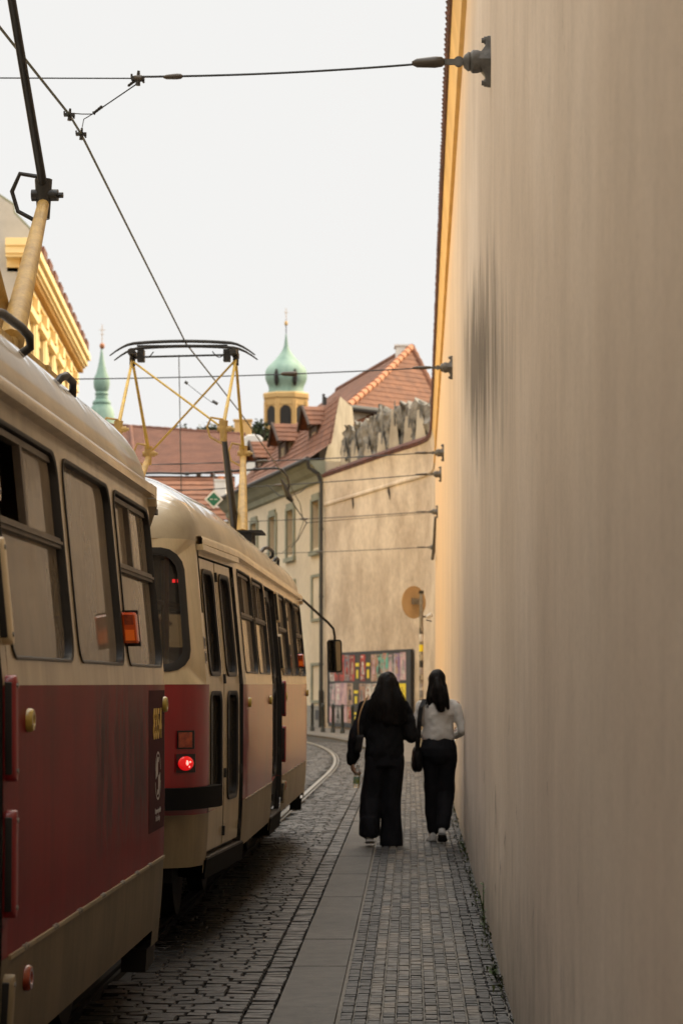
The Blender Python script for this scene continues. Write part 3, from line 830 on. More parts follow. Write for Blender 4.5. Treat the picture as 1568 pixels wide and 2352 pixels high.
for z0, z1, cols in rows_:
    n = len(cols)
    for i, cch in enumerate(cols):
        a = t1 + (t0 - t1) * (i + .03) / n; b = t1 + (t0 - t1) * (i + .97) / n
        pm = M['paper'][pal[cch]]
        mb = MB(); zz = RND.uniform(-.02, .02); fw_box(mb, a, b, z0 + zz, z1 + zz, .06, .066)
        po_ = mb.build('poster', pm, board)
        am = None
        mb = MB()   # printed figure and lines of the poster, a hair proud
        if cch in 'y':
            for q in range(3): fw_box(mb, a + (b - a) * .2, a + (b - a) * (.5 + .3 * RND.random()), z0 + (z1 - z0) * (.62 + .08 * q), z0 + (z1 - z0) * (.65 + .08 * q), .0665, .069)
            fw_box(mb, a + (b - a) * .35, a + (b - a) * .62, z0 + (z1 - z0) * .12, z0 + (z1 - z0) * .5, .0665, .069); am = M['paper'][7]
        elif cch == 'k':
            fw_box(mb, a + (b - a) * .15, a + (b - a) * .85, z0 + (z1 - z0) * .55, z0 + (z1 - z0) * .68, .0665, .069)
            fw_box(mb, a + (b - a) * .3, a + (b - a) * .7, z0 + (z1 - z0) * .1, z0 + (z1 - z0) * .42, .0665, .069); am = M['paper'][6]
        else:
            W_, H_ = b - a, z1 - z0
            for q in range(RND.randint(3, 5)): fw_box(mb, a + W_ * (.10 + .17 * q), a + W_ * (.10 + .17 * q + .12), z0 + H_ * .87, z0 + H_ * .94, .0665, .068)
            for q in range(3): fw_box(mb, a + W_ * .12, a + W_ * RND.uniform(.4, .85), z0 + H_ * (.05 + .05 * q), z0 + H_ * (.075 + .05 * q), .0665, .068)
            cx_, cz_ = .5 + RND.uniform(-.12, .12), .66 + RND.uniform(-.06, .06)
            fig = [(cx_ + .17 * math.cos(t_ * math.tau / 12), cz_ + .10 * math.sin(t_ * math.tau / 12)) for t_ in range(12)]
            mb.prism([FW(a + W_ * u_, z0 + H_ * v_, .0665) for u_, v_ in fig], (-.0015, -.0004, 0))
            body_ = [(cx_ - .30, .24), (cx_ + .30, .24), (cx_ + .24, .46), (cx_ + .08, .56), (cx_ - .08, .56), (cx_ - .24, .46)]
            mb.prism([FW(a + W_ * u_, z0 + H_ * v_, .0668) for u_, v_ in body_], (-.0015, -.0004, 0))
            am = M['paper'][RND.choice([0, 7, 4, 5, 8, 1])]
        mb.build('print', am, po_)

# ------------------------------------------------------------------ building helpers
def holes_wall(mb, fn, ts, zs, rects, depth, dirn):
    """wall with real openings; fn(t,z) -> point, dirn = vector into the wall"""
    T = sorted(set([ts[0], ts[1]] + [v for r in rects for v in r[:2]])); Z = sorted(set([zs[0], zs[1]] + [v for r in rects for v in r[2:4]]))
    for a, b in zip(T[:-1], T[1:]):
        for c, e in zip(Z[:-1], Z[1:]):
            m = ((a + b) / 2, (c + e) / 2)
            if any(r[0] < m[0] < r[1] and r[2] < m[1] < r[3] for r in rects): continue
            mb.poly([fn(a, c), fn(b, c), fn(b, e), fn(a, e)])
    for r in rects:
        q = [(r[0], r[2]), (r[1], r[2]), (r[1], r[3]), (r[0], r[3])]
        for i in range(4):
            j = (i + 1) % 4
            A, B = fn(*q[i]), fn(*q[j]); mb.poly([A, B, B + dirn * depth, A + dirn * depth])
def tiled(mb, a, b, c, d, rows, lip=.016, wav=0):
    """roof plane a(left eave) b(right eave) c(right top) d(left top) as stepped courses"""
    a, b, c, d = map(Vector, (a, b, c, d)); n = (b - a).cross(d - a).normalized()
    if n.z < 0: n = -n
    for i in range(rows):
        t0, t1 = i / rows, (i + 1.15) / rows
        t1 = min(t1, 1.0)
        p0, p1 = a.lerp(d, t0), b.lerp(c, t0); q0, q1 = a.lerp(d, t1), b.lerp(c, t1)
        o = n * lip
        mb.poly([p0 + o, p1 + o, q1, q0]); mb.poly([p0, p1, p1 + o, p0 + o])
def ridge_tiles(mb, a, b, r=.16, step=.42):
    a, b = Vector(a), Vector(b); L = (b - a).length; n = max(2, int(L / step)); u = (b - a) / L
    for i in range(n):
        p = a + u * (L * i / n); mb.tube([p, p + u * (step * 1.12)], [r * 1.1, r * .85], 8)

# ------------------------------------------------------------------ the house with the mansard roof
Rc = Vector((-.6, 82, 0)); He = Vector((-.2207, .9753, 0)); Hn = Vector((.9753, .2207, 0))   # corner, along, inward
def HF(t, z, o=0): return Rc + He * t - Hn * o + Vector((0, 0, z))
house = thing('mansard_house', 'cream house with sage window frames, dormers and a hipped red tile roof', 'house', Rc)
ups = [(1.34, 6.45, 8.15), (5.99, 6.45, 8.15), (9.53, 6.45, 8.15), (13.46, 6.45, 8.15), (16.9, 6.45, 8.15)]
rects = [(t - .62, t + .62, a, b) for t, a, b in ups]
mb = MB(); holes_wall(mb, HF, (-.0, 19.5), (-.2, 9.45), rects, .3, Hn); mb.build('facade', M['housewall'], house)
mb = MB(); mb.poly([HF(19.5, -.2), HF(19.5, 9.45), HF(19.5, 9.45) + Hn * 9, HF(19.5, -.2) + Hn * 9]); mb.poly([HF(0, -.2), HF(0, 9.45), HF(0, 9.45) + Hn * 9, HF(0, -.2) + Hn * 9]); mb.build('side_wall', M['housewall'], house)
def hbox(mb, t0, t1, z0, z1, o0, o1):
    mb.loft([[HF(t0, z0, o0), HF(t1, z0, o0), HF(t1, z1, o0), HF(t0, z1, o0)], [HF(t0, z0, o1), HF(t1, z0, o1), HF(t1, z1, o1), HF(t0, z1, o1)]])
for t, a, b in ups:
    mb = MB(); hbox(mb, t - .86, t - .62, a - .1, b + .1, .003, .07); hbox(mb, t + .62, t + .86, a - .1, b + .1, .003, .07); hbox(mb, t - .62, t + .62, b + .0, b + .26, .003, .075); hbox(mb, t - .95, t + .95, a - .26, a - .103, .003, .12)
    w = mb.build('window', M['sage'], house)
    mb = MB(); hbox(mb, t - .62, t + .62, a, b, -.31, -.28); mb.build('pane', M['pane'], w)
    mb = MB(); hbox(mb, t - .04, t + .04, a, b, -.279, -.2); hbox(mb, t - .62, t - .52, a, b, -.279, -.2); hbox(mb, t + .52, t + .62, a, b, -.279, -.2); hbox(mb, t - .52, t - .04, a + 1.1, a + 1.18, -.279, -.21); hbox(mb, t + .04, t + .52, a + 1.1, a + 1.18, -.279, -.21)
    mb.build('sash', M['wood'], w)
for t, a, b in ((1.34, 3.9, 5.4), (1.34, .95, 2.2), (5.9, 3.9, 5.4), (9.5, 3.9, 5.4), (5.9, .95, 2.2)):
    mb = MB(); hbox(mb, t - .86, t - .6, a - .1, b + .1, .003, .05); hbox(mb, t + .6, t + .86, a - .1, b + .1, .003, .05); hbox(mb, t - .6, t + .6, b, b + .1, .003, .05); hbox(mb, t - .6, t + .6, a - .1, a, .003, .05)
    mb.build('blind_panel', M['sage'], house)
mb = MB(); hbox(mb, -.02, 19.4, -.2, .75, .003, .09); mb.build('plinth', M['steel'], house)
mb = MB(); hbox(mb, .25, 1.1, .25, .6, .092, .11); mb.build('vent_grille', M['black'], house)
mb = MB(); mb.loft([[HF(-.1, z, o) for z, o in ((8.75, .0), (8.8, .12), (9.0, .16), (9.1, .30), (9.3, .46), (9.42, .62), (9.47, .62), (9.47, 0))], [HF(19.6, z, o) for z, o in ((8.75, .0), (8.8, .12), (9.0, .16), (9.1, .30), (9.3, .46), (9.42, .62), (9.47, .62), (9.47, 0))]])
mb.build('cornice', M['sage'], house)
mb = MB(); mb.tube([HF(-.3, 9.5, .68), HF(19.7, 9.5, .68)], .085, 8); mb.build('eaves_gutter', M['gutter'], house, 50)
mb = MB(); mb.tube([HF(-.2, 9.45, .66), HF(-.1, 9.2, .60), HF(.0, 9.0, .25), HF(.02, 8.7, .12), HF(.02, .1, .12)], .065, 10)
for z in (2.2, 4.6, 7): mb.tube([HF(.02, z, .12), HF(.02, z + .08, .12)], .085, 10)
mb.build('downpipe', M['gutter'], house, 50)
mb = MB(); mb.tube([HF(.02, -.1, .12), HF(.02, 1.3, .12)], .095, 10); mb.build('pipe_shoe', M['black'], house, 50)
# roofs
Cb = Vector((.58, 86, 12.0)); Lb = Vector((-2.9, 101, 12.0)); Er = Vector((3.9, 89.5, 11.95)); Pk = Vector((2.8, 92.0, 14.97)); Rd = Vector((-.2, 105, 14.9))
e0, e1 = HF(-.25, 9.52, .6), HF(19.6, 9.52, .6)
mb = MB(); mid0, mid1 = HF(-.05, 10.1, -.25), HF(19.5, 10.1, -.25)
tiled(mb, e0, e1, mid1, mid0, 2); tiled(mb, mid0, mid1, Lb, Vector((-.05, 83.2, 12.0)), 8); mb.build('mansard_slope', M['tile'], house)
mb = MB(); tiled(mb, Cb + Vector((-.35, -.2, -.15)), Lb + Vector((-.4, 0, -.15)), Rd, Pk, 14); tiled(mb, Er + Vector((.2, -.35, -.15)), Cb + Vector((-.35, -.2, -.15)), Pk, Pk + Vector((.02, .02, 0)), 15)
mb.poly([Er + Vector((.2, -.35, -.15)), Er + Vector((2.5, 9, 0)), Rd + Vector((3, 0, 0)), Pk]); mb.build('hip_roof', M['tile'], house)
mb = MB(); sag = (Cb + Vector((-.3, -.2, -.1))).lerp(Pk, .45) + Vector((0, 0, -.1)); ridge_tiles(mb, Cb + Vector((-.33, -.22, -.12)), sag, .14); ridge_tiles(mb, sag, Pk, .14); mb.build('hip_ridge', M['ridge'], house, 50)
mb = MB(); ridge_tiles(mb, Pk, Rd, .12); ridge_tiles(mb, Pk, Er + Vector((.2, -.3, -.1)), .12); mb.build('ridge', M['tile'], house, 50)
mb = MB(); mb.tube([Cb + Vector((-.45, -.4, -.2)), Er + Vector((.3, -.5, -.25))], .13, 8); mb.tube([Cb + Vector((-.45, -.4, -.2)), Lb + Vector((-.5, 0, -.2))], .09, 8)
mb.build('roof_gutter', M['gutter'], house, 50)
mb = MB(); a_, b_ = Cb + Vector((-.1, .1, -.2)), Er + Vector((.3, .1, -.2)); mb.grid([[(a_.x, a_.y, 8), (b_.x, b_.y, 8)], [a_, b_]]); mb.poly([Cb + Vector((-.1, .1, -.2)), Vector((Cb.x - .1, Cb.y + .1, 8)), HF(0, 8), HF(0, 9.5), Vector((-.05, 83.2, 11.9))]); mb.build('gable_wall', M['lime'], house)
mb = MB(); c = P(926, 812, 93); mb.box(c + Vector((0, 0, -.2)), (.62, .9, .9)); mb.box(c + Vector((0, 0, .27)), (.74, 1.0, .07)); mb.build('chimney', M['white'], house)
mb = MB(); mb.tube([P(743, 930, 97), P(743, 905, 97)], .06, 6); mb.tube([P(748, 935, 97), P(748, 912, 97)], .04, 6); mb.build('roof_vent', M['gutter'], house)
def dormer(cx, d, zb):
    """cx, d = middle of the dormer's front foot"""
    b = Vector((cx, d, zb)); u = He; v = Hn
    def q(a, o, z): return b + u * a + v * o + Vector((0, 0, z))
    mb = MB()
    w, h, dp = .62, 1.75, 2.4
    holes_wall(mb, lambda t, z: q(t, 0, z), (-w, w), (0, h), [(-.42, .42, .25, 1.55)], .12, v)
    dm = mb.build('dormer', M['timber'], house)
    for s in (-1, 1):
        mb = MB(); mb.poly([q(s * w, 0, 0), q(s * w, dp, h), q(s * w, 0, h)]); mb.build('cheek', M['lime'], dm)
        mb = MB(); mb.tube([q(s * (w + .02), 0, 0), q(s * (w + .02), 0, h)], .07, 6); mb.tube([q(s * (w + .02), .0, 0), q(s * (w + .02), dp, h)], .07, 6); mb.tube([q(s * (w + .02), 0, h), q(s * (w + .02), dp, h)], .08, 6); mb.build('timber_post', M['timber'], dm)
    mb = MB(); mb.poly([q(-.42, .11, .25), q(.42, .11, .25), q(.42, .11, 1.55), q(-.42, .11, 1.55)]); mb.build('pane', M['pane'], dm)
    mb = MB()
    for a in (-.42, 0, .42): mb.tube([q(a, .05, .25), q(a, .05, 1.55)], .045, 6)
    for z in (.25, .68, 1.1, 1.55): mb.tube([q(-.42, .05, z), q(.42, .05, z)], .035, 6)
    mb.build('sash', M['lime'], dm)
    mb = MB(); rg0, rg1 = q(0, -.45, h + .75), q(0, 3.2, h + .75)
    tiled(mb, q(w + .4, -.4, h - .05), q(w + .4, 3.0, h - .05), rg1, rg0, 4, .03); tiled(mb, q(-w - .4, -.4, h - .05), q(-w - .4, 3.0, h - .05), rg1, rg0, 4, .03)
    mb.build('dormer_roof', M['tile'], dm)
    mb = MB(); mb.poly([q(-w - .3, -.1, h), q(w + .3, -.1, h), q(0, -.1, h + .68)]); mb.tube([q(-w - .4, -.4, h - .08), rg0], .06, 6); mb.tube([q(w + .4, -.4, h - .08), rg0], .06, 6); mb.build('gablet', M['timber'], dm)
dormer(P(721, 0, 86.6).x, 86.6, 9.45)
dormer(P(650, 0, 92.3).x, 92.3, 9.45)
dormer(P(596, 0, 98.6).x, 98.6, 9.4)

# jagged dripstone wall rising behind the tiled top
gw = thing('grotto_wall', 'ruined dark dripstone wall with pale upright spikes above the tiled wall top', 'wall', FW(.4, 8.4, -1.4))
mb = MB(); rows = []
def GX(t, z, o=0): return FW(1.02 - 1.2 * t, z, -.75 + o)
NX, NZ = 120, 24
def gtop(t): return 10.5 - .35 * t + .35 * math.sin(t * 3.1) + .30 * noise.noise(Vector((t * 9, 0, 3))) + .40 * noise.noise(Vector((t * 31, 1, 3)))
for j in range(NZ + 1):
    r_ = []
    for i in range(NX + 1):
        t = i / NX; z = 8.3 + (gtop(t) - 8.3) * j / NZ
        o = .14 * noise.noise(Vector((t * 26, z * 1.8, 0))) + .16 * noise.noise(Vector((t * 70, z * 5.2, 5)))
        p = GX(t, z, o); r_.append(p)
    rows.append(r_)
mb.grid(rows); mb.grid([rows[-1], [p + Vector((.5, .2, -.2)) for p in rows[-1]], [p + Vector((.5, .2, -3)) for p in rows[-1]]]); mb.build('rock_face', M['rock'], gw, 60)
for i, (t, h, w) in enumerate([(.035, 10.0, .40), (.15, 10.05, .34), (.29, 9.75, .46), (.43, 9.95, .36), (.555, 10.55, .32), (.69, 10.15, .34), (.80, 10.2, .36), (.93, 10.35, .42)]):
    mb = MB(); n = 7; L = []; Rr = []; Fm = []
    for j in range(n + 1):
        q = j / n; z = 8.2 + (h - 8.2) * q; ww = w * 1.35 * (1 - q) ** .9 / 8.0 + .002 + .003 * RND.random()
        L.append(GX(t - ww * 1.2, z, .05)); Rr.append(GX(t + ww * 1.2, z, .05)); Fm.append(GX(t + RND.uniform(-.004, .004), z, .34 - .16 * q))
    mb.grid([L, Fm, Rr]); mb.build('spike', M['lime'], gw, 20)
    mb = MB(); rr_ = []
    for j in range(9):
        q = j / 8; z = h - .55 + .85 * q; wz = .10 * (1 - q ** 2) + .02
        rr_.append([GX(t, z, .06) + Vector((wz * .5 * math.cos(a), wz * 1.5 * math.sin(a), 0)) * (1 + .5 * noise.noise(Vector((a * 2, z * 4, i)))) for a in [k_ * math.tau / 12 for k_ in range(12)]])
    mb.loft(rr_); mb.build('dripstone_tip', M['rock'], gw)

# ------------------------------------------------------------------ big brown roof behind
br = thing('brown_roof_house', 'wide house with a big brown tiled roof behind the pantograph', 'house', (-8, 110, 0))
mb = MB(); a, b = P(240, 1090, 108), P(585, 1092, 108); a.z = b.z = 11.35
c, d_ = P(562, 998, 115.5), P(432, 984, 115.5); e_ = P(248, 976, 115.5)
tiled(mb, a, b, c, e_, 26, .03); mb.build('roof', M['tile_old'], br)
mb = MB(); a2, b2 = P(240, 1195, 103.5), P(540, 1195, 103.5); tiled(mb, a2, b2, P(540, 1094, 108.3), P(240, 1092, 108.3), 9, .05); mb.build('lower_roof', M['tile'], br)
mb = MB(); mb.grid([[(a2.x, 104, -.1), (b2.x, 104, -.1)], [(a2.x, 104, a2.z), (b2.x, 104, b2.z)]]); mb.build('wall', M['housewall'], br)
mb = MB(); ridge_tiles(mb, P(300, 980, 115.3), P(312, 1088, 108.2), .1, .4); ridge_tiles(mb, e_, c, .1, .4); mb.build('ridge', M['tile_old'], br)
mb = MB(); c = P(507, 1135, 105); mb.box(c, (.52, .5, 1.3)); mb.box(c + Vector((0, 0, .62)), (.6, .58, .08)); ch = mb.build('chimney', M['white'], br)
mb = MB(); c2 = P(507, 1104, 105); mb.lathe([(.13, -.12), (.15, 0), (.12, .15), (.13, .2)], c2, 10); mb.build('chimney_pot', M['ridge'], ch)
mb = MB(); c = P(558, 985, 118); mb.box(c, (.85, .6, .9)); mb.box(c + Vector((0, 0, .42)), (.98, .7, .08)); mb.build('chimney', M['ochre'], br)
fw_ = thing('firewall', 'plain white gable wall with a rounded top left of the dormers', 'wall', P(579, 1125, 103))
mb = MB(); pts = []
for (x, y) in ((554, 1220), (556, 1020), (561, 1006), (570, 1001), (585, 1000), (596, 1003), (602, 1010), (603, 1220)): pts.append(P(x, y, 103))
mb.prism(pts, (0, .5, 0)); mb.build('render_face', M['white'], fw_)
mb = MB(); q = [P(x, y, 103) + Vector((0, .25, .03)) for (x, y) in ((556, 1020), (561, 1006), (570, 1001), (585, 1000), (596, 1003), (602, 1010))]; mb.tube(q, .05, 6); mb.build('cap', M['white'], fw_)

# ------------------------------------------------------------------ church towers
def tower_prof(pts, d, cx):
    return [((r * d / F), CH - (y - 1570) * d / F) for y, r in pts]
D1 = 260.0; cx = P(657, 0, D1).x
tw = thing('onion_tower', 'yellow octagonal church tower with a green copper onion dome', 'church tower', (cx, D1, 0))
mb = MB(); mb.lathe([(2.9, 0), (2.9, CH + 572 * D1 / F), (2.62, CH + 574 * D1 / F)], (cx, D1, 0), 8, math.pi / 8); mb.build('shaft', M['ochre'], tw)
mb = MB(); mb.lathe(tower_prof([(1000, 52), (998, 52), (996, 50), (936, 50), (933, 51.5), (920, 52.5), (917, 55.5), (908, 56.5), (905, 54)], D1, cx), (cx, D1, 0), 8, math.pi / 8); mb.build('drum', M['ochre'], tw)
for k in range(8):
    an = k * math.tau / 8 - math.pi / 2; rr = 50 * D1 / F * math.cos(math.pi / 8)
    ux, uy = math.cos(an), math.sin(an)
    mb = MB(); pts = []
    z0, z1, w = CH + 590 * D1 / F, CH + 622 * D1 / F, .62
    for (a, z) in [(-w, z0), (w, z0)] + [(w * math.cos(t * math.pi / 8), z1 + w * math.sin(t * math.pi / 8)) for t in range(9)]:
        pts.append(Vector((cx + ux * (rr + .02) - uy * a, D1 + uy * (rr + .02) + ux * a, z)))
    mb.prism(pts, (ux * .03, uy * .03, 0)); w_ = mb.build('arched_window', M['pane'], tw)
    mb = MB(); 
    for s in (-1, 1):
        mb.tube([(cx + ux * (rr + .1) - uy * s * .85, D1 + uy * (rr + .1) + ux * s * .85, z0 - .3), (cx + ux * (rr + .1) - uy * s * .85, D1 + uy * (rr + .1) + ux * s * .85, z1 + 1.2)], .12, 6)
    mb.build('pilaster', M['ochre'], tw)
mb = MB()
for k in range(5):
    zz = CH + (584 + 9 * k) * D1 / F
    mb.lathe([(50.15 * D1 / F, zz), (50.15 * D1 / F, zz + .03)], (cx, D1, 0), 8, math.pi / 8)
mb.build('louvre_line', M['ochre'], tw)
mb = MB(); mb.lathe(tower_prof([(906, 43), (902, 42), (896, 40), (888, 41), (880, 45), (872, 48), (862, 49), (852, 47.5), (843, 42), (835, 34), (826, 25), (815, 16), (805, 9), (795, 5), (780, 3), (768, 1.5), (766, .8)], D1, cx), (cx, D1, 0), 16, math.pi / 16); mb.build('onion_dome', M['copperg'], tw, 30)
mb = MB()
for k in (-1, 1): mb.ellipsoid(P(657 + k * 21, 872, D1) + Vector((0, -49 * D1 / F * .86, 0)), (.28, .28, 1.0), 8, 6)
mb.build('dome_hatch', M['pane'], tw)
mb = MB(); mb.tube([P(657, 768, D1), P(657, 735, D1)], .05, 6); mb.build('spire_rod', M['black'], tw)
mb = MB(); mb.ellipsoid(P(657, 743, D1), (.2, .2, .28), 10, 8); mb.build('gilt_ball', M['ochre'], tw, 40)
mb = MB(); mb.tube([P(657, 737, D1), P(657, 708, D1)], .035, 6); mb.tube([P(652, 718, D1), P(662, 718, D1)], .03, 6); mb.build('cross', M['gold'], tw)
D2 = 265.0; cx = P(234, 0, D2).x
t2 = thing('spire_tower', 'slender green copper church spire with a lantern and a small ball, at the left', 'church tower', (cx, D2, 0))
mb = MB(); mb.lathe([(2.2, 0), (2.2, CH + 575 * D2 / F), (2.0, CH + 580 * D2 / F)], (cx, D2, 0), 8, math.pi / 8); mb.build('shaft', M['ochre'], t2)
mb = MB(); mb.lathe(tower_prof([(990, 27), (975, 29), (962, 29.5), (950, 28.5), (938, 25), (930, 20), (926, 21.5), (922, 20), (918, 15), (908, 14), (905, 16), (900, 13.5), (895, 16), (888, 18), (878, 18.8), (868, 17.5), (856, 12), (840, 8), (825, 5.2), (810, 3), (800, 1.6)], D2, cx), (cx, D2, 0), 16, .1); mb.build('copper_spire', M['copperg'], t2, 30)
mb = MB(); mb.ellipsoid(P(235, 795, D2), (.3, .3, .36), 10, 8); mb.build('ball', M['ridge'], t2, 40)
mb = MB(); mb.tube([P(235, 802, D2), P(235, 745, D2)], .04, 6); mb.tube([P(228, 758, D2), P(242, 758, D2)], .035, 6); mb.tube([P(230, 768, D2), P(240, 768, D2)], .03, 6); mb.build('cross', M['gold'], t2)

# trees on the hill behind
def tree(x, d, ztop, rad, lab):
    r = thing('tree', lab, 'tree', (x, d, 0), 0, 'trees behind the brown roof')
    mb = MB(); mb.tube([(x, d, 0), (x + .2, d, ztop * .5), (x, d, ztop - rad)], [.45, .32, .15], 8)
    for k in range(4): mb.tube([(x, d, ztop - rad * 2.5), (x + RND.uniform(-1, 1) * rad, d + RND.uniform(-.5, .5), ztop - rad * RND.uniform(.4, 1))], [.14, .04], 5)
    mb.build('trunk', M['bark'], r)
    mb = MB()
    cl = [Vector((x + RND.gauss(0, rad * .6), d + RND.gauss(0, rad * .4), ztop - rad * RND.uniform(.25, 1.8))) for _ in range(16)]
    for i in range(1500):
        c = RND.choice(cl); p = c + Vector((RND.gauss(0, .35), RND.gauss(0, .35), RND.gauss(0, .28))) * rad * .6
        a = Vector((RND.uniform(-1, 1), RND.uniform(-1, 1), RND.uniform(-1, 1))).normalized() * RND.uniform(.1, .24); b = a.cross(Vector((RND.random(), RND.random(), 1))).normalized() * .12
        mb.poly([p - a, p + b, p + a, p - b])
    mb.build('crown', M['foliage'], r)
tree(P(455, 0, 175).x, 175, P(0, 980, 175).z, 1.3, 'leftmost tree crown peeking over the brown roof ridge')
tree(P(487, 0, 180).x, 180, P(0, 977, 180).z, 1.5, 'middle tree crown peeking over the brown roof ridge')
tree(P(527, 0, 178).x, 178, P(0, 980, 178).z, 1.2, 'tree crown left of the ochre chimney')
tree(P(590, 0, 185).x, 185, P(0, 968, 185).z, 1.2, 'tree crown between the ochre chimney and the yellow tower')

# ------------------------------------------------------------------ left street side
def YF(d, z, o=0): return Vector((-6.12 - .041 * d + o, d, z))
yb = thing('yellow_palace', 'ornate yellow facade with a deep dentil cornice, at the upper left', 'building', YF(62, 0))
mb = MB(); wins = [(64.0 + 3.1 * i, 65.5 + 3.1 * i) for i in range(6)]
rects = [(a, b, z0, z1) for a, b in wins for z0, z1 in ((8.9, 11.5), (3.2, 6.0))]
holes_wall(mb, YF, (62, 83), (-.1, 12.6), rects, .35, Vector((-1, 0, 0)))
mb.poly([YF(83, -.1), YF(83, 13.5), YF(83, 13.5) + Vector((-9, 0, 0)), YF(83, -.1) + Vector((-9, 0, 0))]); mb.build('facade', M['ochre_l'], yb)
mb = MB(); mb.poly([YF(62, 13.45), YF(83, 13.45), YF(83, 15.2) + Vector((-5, 0, 0)), YF(62, 15.2) + Vector((-5, 0, 0))]); mb.build('roof', M['tile_old'], yb)
def ybox(mb, a, b, z0, z1, o0, o1):
    mb.loft([[YF(a, z0, o0), YF(b, z0, o0), YF(b, z1, o0), YF(a, z1, o0)], [YF(a, z0, o1), YF(b, z0, o1), YF(b, z1, o1), YF(a, z1, o1)]])
mb = MB(); ybox(mb, 61.9, 83, 12.6, 12.7, -.3, .08); ybox(mb, 61.8, 83.1, 12.7, 12.93, -.3, .06); ybox(mb, 61.5, 83.4, 12.93, 13.02, -.3, .30); ybox(mb, 61.45, 83.5, 13.02, 13.22, -.3, .38); ybox(mb, 61.4, 83.5, 13.22, 13.42, -.3, .48); mb.build('cornice', M['ochre_l'], yb)
mb = MB(); a = 61.7
while a < 83: ybox(mb, a, a + .15, 12.74, 12.928, .065, .24); a += .30
mb.build('dentil_row', M['ochre_d'], yb)
mb = MB(); a = 62.2
while a < 83: ybox(mb, a, a + 1.1, 13.422, 13.7, .3, .5); a += 1.9
mb.build('roof_edge_tiles', M['tile_old'], yb)
for a, b in wins:
    for z0, z1 in ((8.9, 11.5), (3.2, 6.0)):
        mb = MB(); ybox(mb, a - .3, a, z0 - .1, z1 + .3, .002, .09); ybox(mb, b, b + .3, z0 - .1, z1 + .3, .002, .09); ybox(mb, a - .45, b + .45, z1 + .3, z1 + .5, .002, .2); ybox(mb, a - .4, b + .4, z0 - .35, z0 - .1, .002, .25); w_ = mb.build('window', M['ochre_l'], yb)
        mb = MB(); mb.poly([YF(a, z0, -.33), YF(b, z0, -.33), YF(b, z1, -.33), YF(a, z1, -.33)]); mb.build('pane', M['pane'], w_)
        mb = MB(); ybox(mb, (a + b) / 2 - .05, (a + b) / 2 + .05, z0, z1, -.325, -.26); ybox(mb, a, b, z0 + (z1 - z0) * .62, z0 + (z1 - z0) * .66, -.325, -.27); mb.build('sash', M['ochre_l'], w_)
    mb = MB(); ybox(mb, b + .55, b + 1.05, 6.7, 12.2, .002, .10); ybox(mb, b + .45, b + 1.15, 12.2, 12.55, .003, .16); ybox(mb, b + .45, b + 1.15, 6.4, 6.7, .003, .16); mb.build('pilaster', M['ochre_l'], yb)
mb = MB(); xe = YF(62, 0).x; zz = [(xe, -.1), (xe, 13.0), (xe + .38, 13.1), (xe + .38, 13.65), (xe - .12, 14.17), (xe - .14, 14.38), (xe - 3.5, 16.6), (xe - 9, 13), (xe - 9, -.1)]
mb.prism([(x, 61.9, z) for x, z in zz], (0, .25, 0)); tag(mb.build('gable_wall', M['stucco'], yb), 'bare greyish white end wall')
mb = MB(); mb.tube([(x, 61.95, z + .03) for x, z in zz[3:7]], .05, 6); mb.build('gable_edge', M['sage'], yb)
wb = thing('bounce_building', 'unseen ochre building added on the left to bounce warm light onto the wall', 'building', (-9.8, 40, 0))  # added out of view as a warm reflector for the sunlight
mb = MB(); xw = -9.9
mb.grid([[(xw, d, -.1) for d in (26, 61)], [(xw, d, 13.5) for d in (26, 61)], [(xw - 5, d, 15.5) for d in (26, 61)]]); mb.build('wall', M['ochre_l'], wb)
for d in (30, 36, 42, 48, 54):
    mb = MB(); mb.box((xw + .03, d, 7), (.06, 1.6, 2.4)); w_ = mb.build('window', M['sage'], wb); mb = MB(); mb.box((xw + .07, d, 7), (.03, 1.2, 2.0)); mb.build('pane', M['pane'], w_)
nb = thing('light_block_townhouse', 'unseen grey townhouse added beside the trams to hold back sky light', 'building', (-6.2, 5, 0))  # added out of view, tall enough to darken the near street
mb = MB(); xn = -6.4
rects = [(a, a + 1.2, z, z + 1.9) for a in (-9, -5, -1, 3, 7, 11, 15, 19, 23) for z in (1.5, 5.2, 9.0)]
holes_wall(mb, lambda t, z: Vector((xn - .02 * t, t, z)), (-13, 26), (-.1, 15.2), rects, .25, Vector((-1, 0, 0)))
mb.poly([(xn - .52, 26, -.1), (xn - 9, 26, -.1), (xn - 9, 26, 15.2), (xn - .52, 26, 15.2)]); mb.poly([(xn + .26, -13, 15.2), (xn - .52, 26, 15.2), (xn - 6, 26, 17), (xn - 6, -13, 17)]); mb.build('wall', M['stucco'], nb)
mb = MB()
for r_ in rects: mb.poly([(xn - .02 * r_[0] - .2, r_[0], r_[2]), (xn - .02 * r_[1] - .2, r_[1], r_[2]), (xn - .02 * r_[1] - .2, r_[1], r_[3]), (xn - .02 * r_[0] - .2, r_[0], r_[3])])
mb.build('pane', M['pane'], nb)

cb = thing('light_block_house', 'unseen plain house added behind the camera to hold back light', 'building', (-2, -6, 0))  # added out of view to block light from behind
mb = MB(); holes_wall(mb, lambda t, z: Vector((t, -6, z)), (-7, 6), (-.1, 17), [(a, a + 1.2, z, z + 1.9) for a in (-6.5, 1.5, 3.5) for z in (1.5, 5.2, 9.0)], .25, Vector((0, -1, 0)))
mb.poly([(-7, -6, 17), (6, -6, 17), (6, -11, 20), (-7, -11, 20)]); mb.build('wall', M['stucco'], cb)
mb = MB(); mb.poly([(-7, -6.24, 0), (6, -6.24, 0), (6, -6.24, 12), (-7, -6.24, 12)]); mb.build('pane', M['pane'], cb)

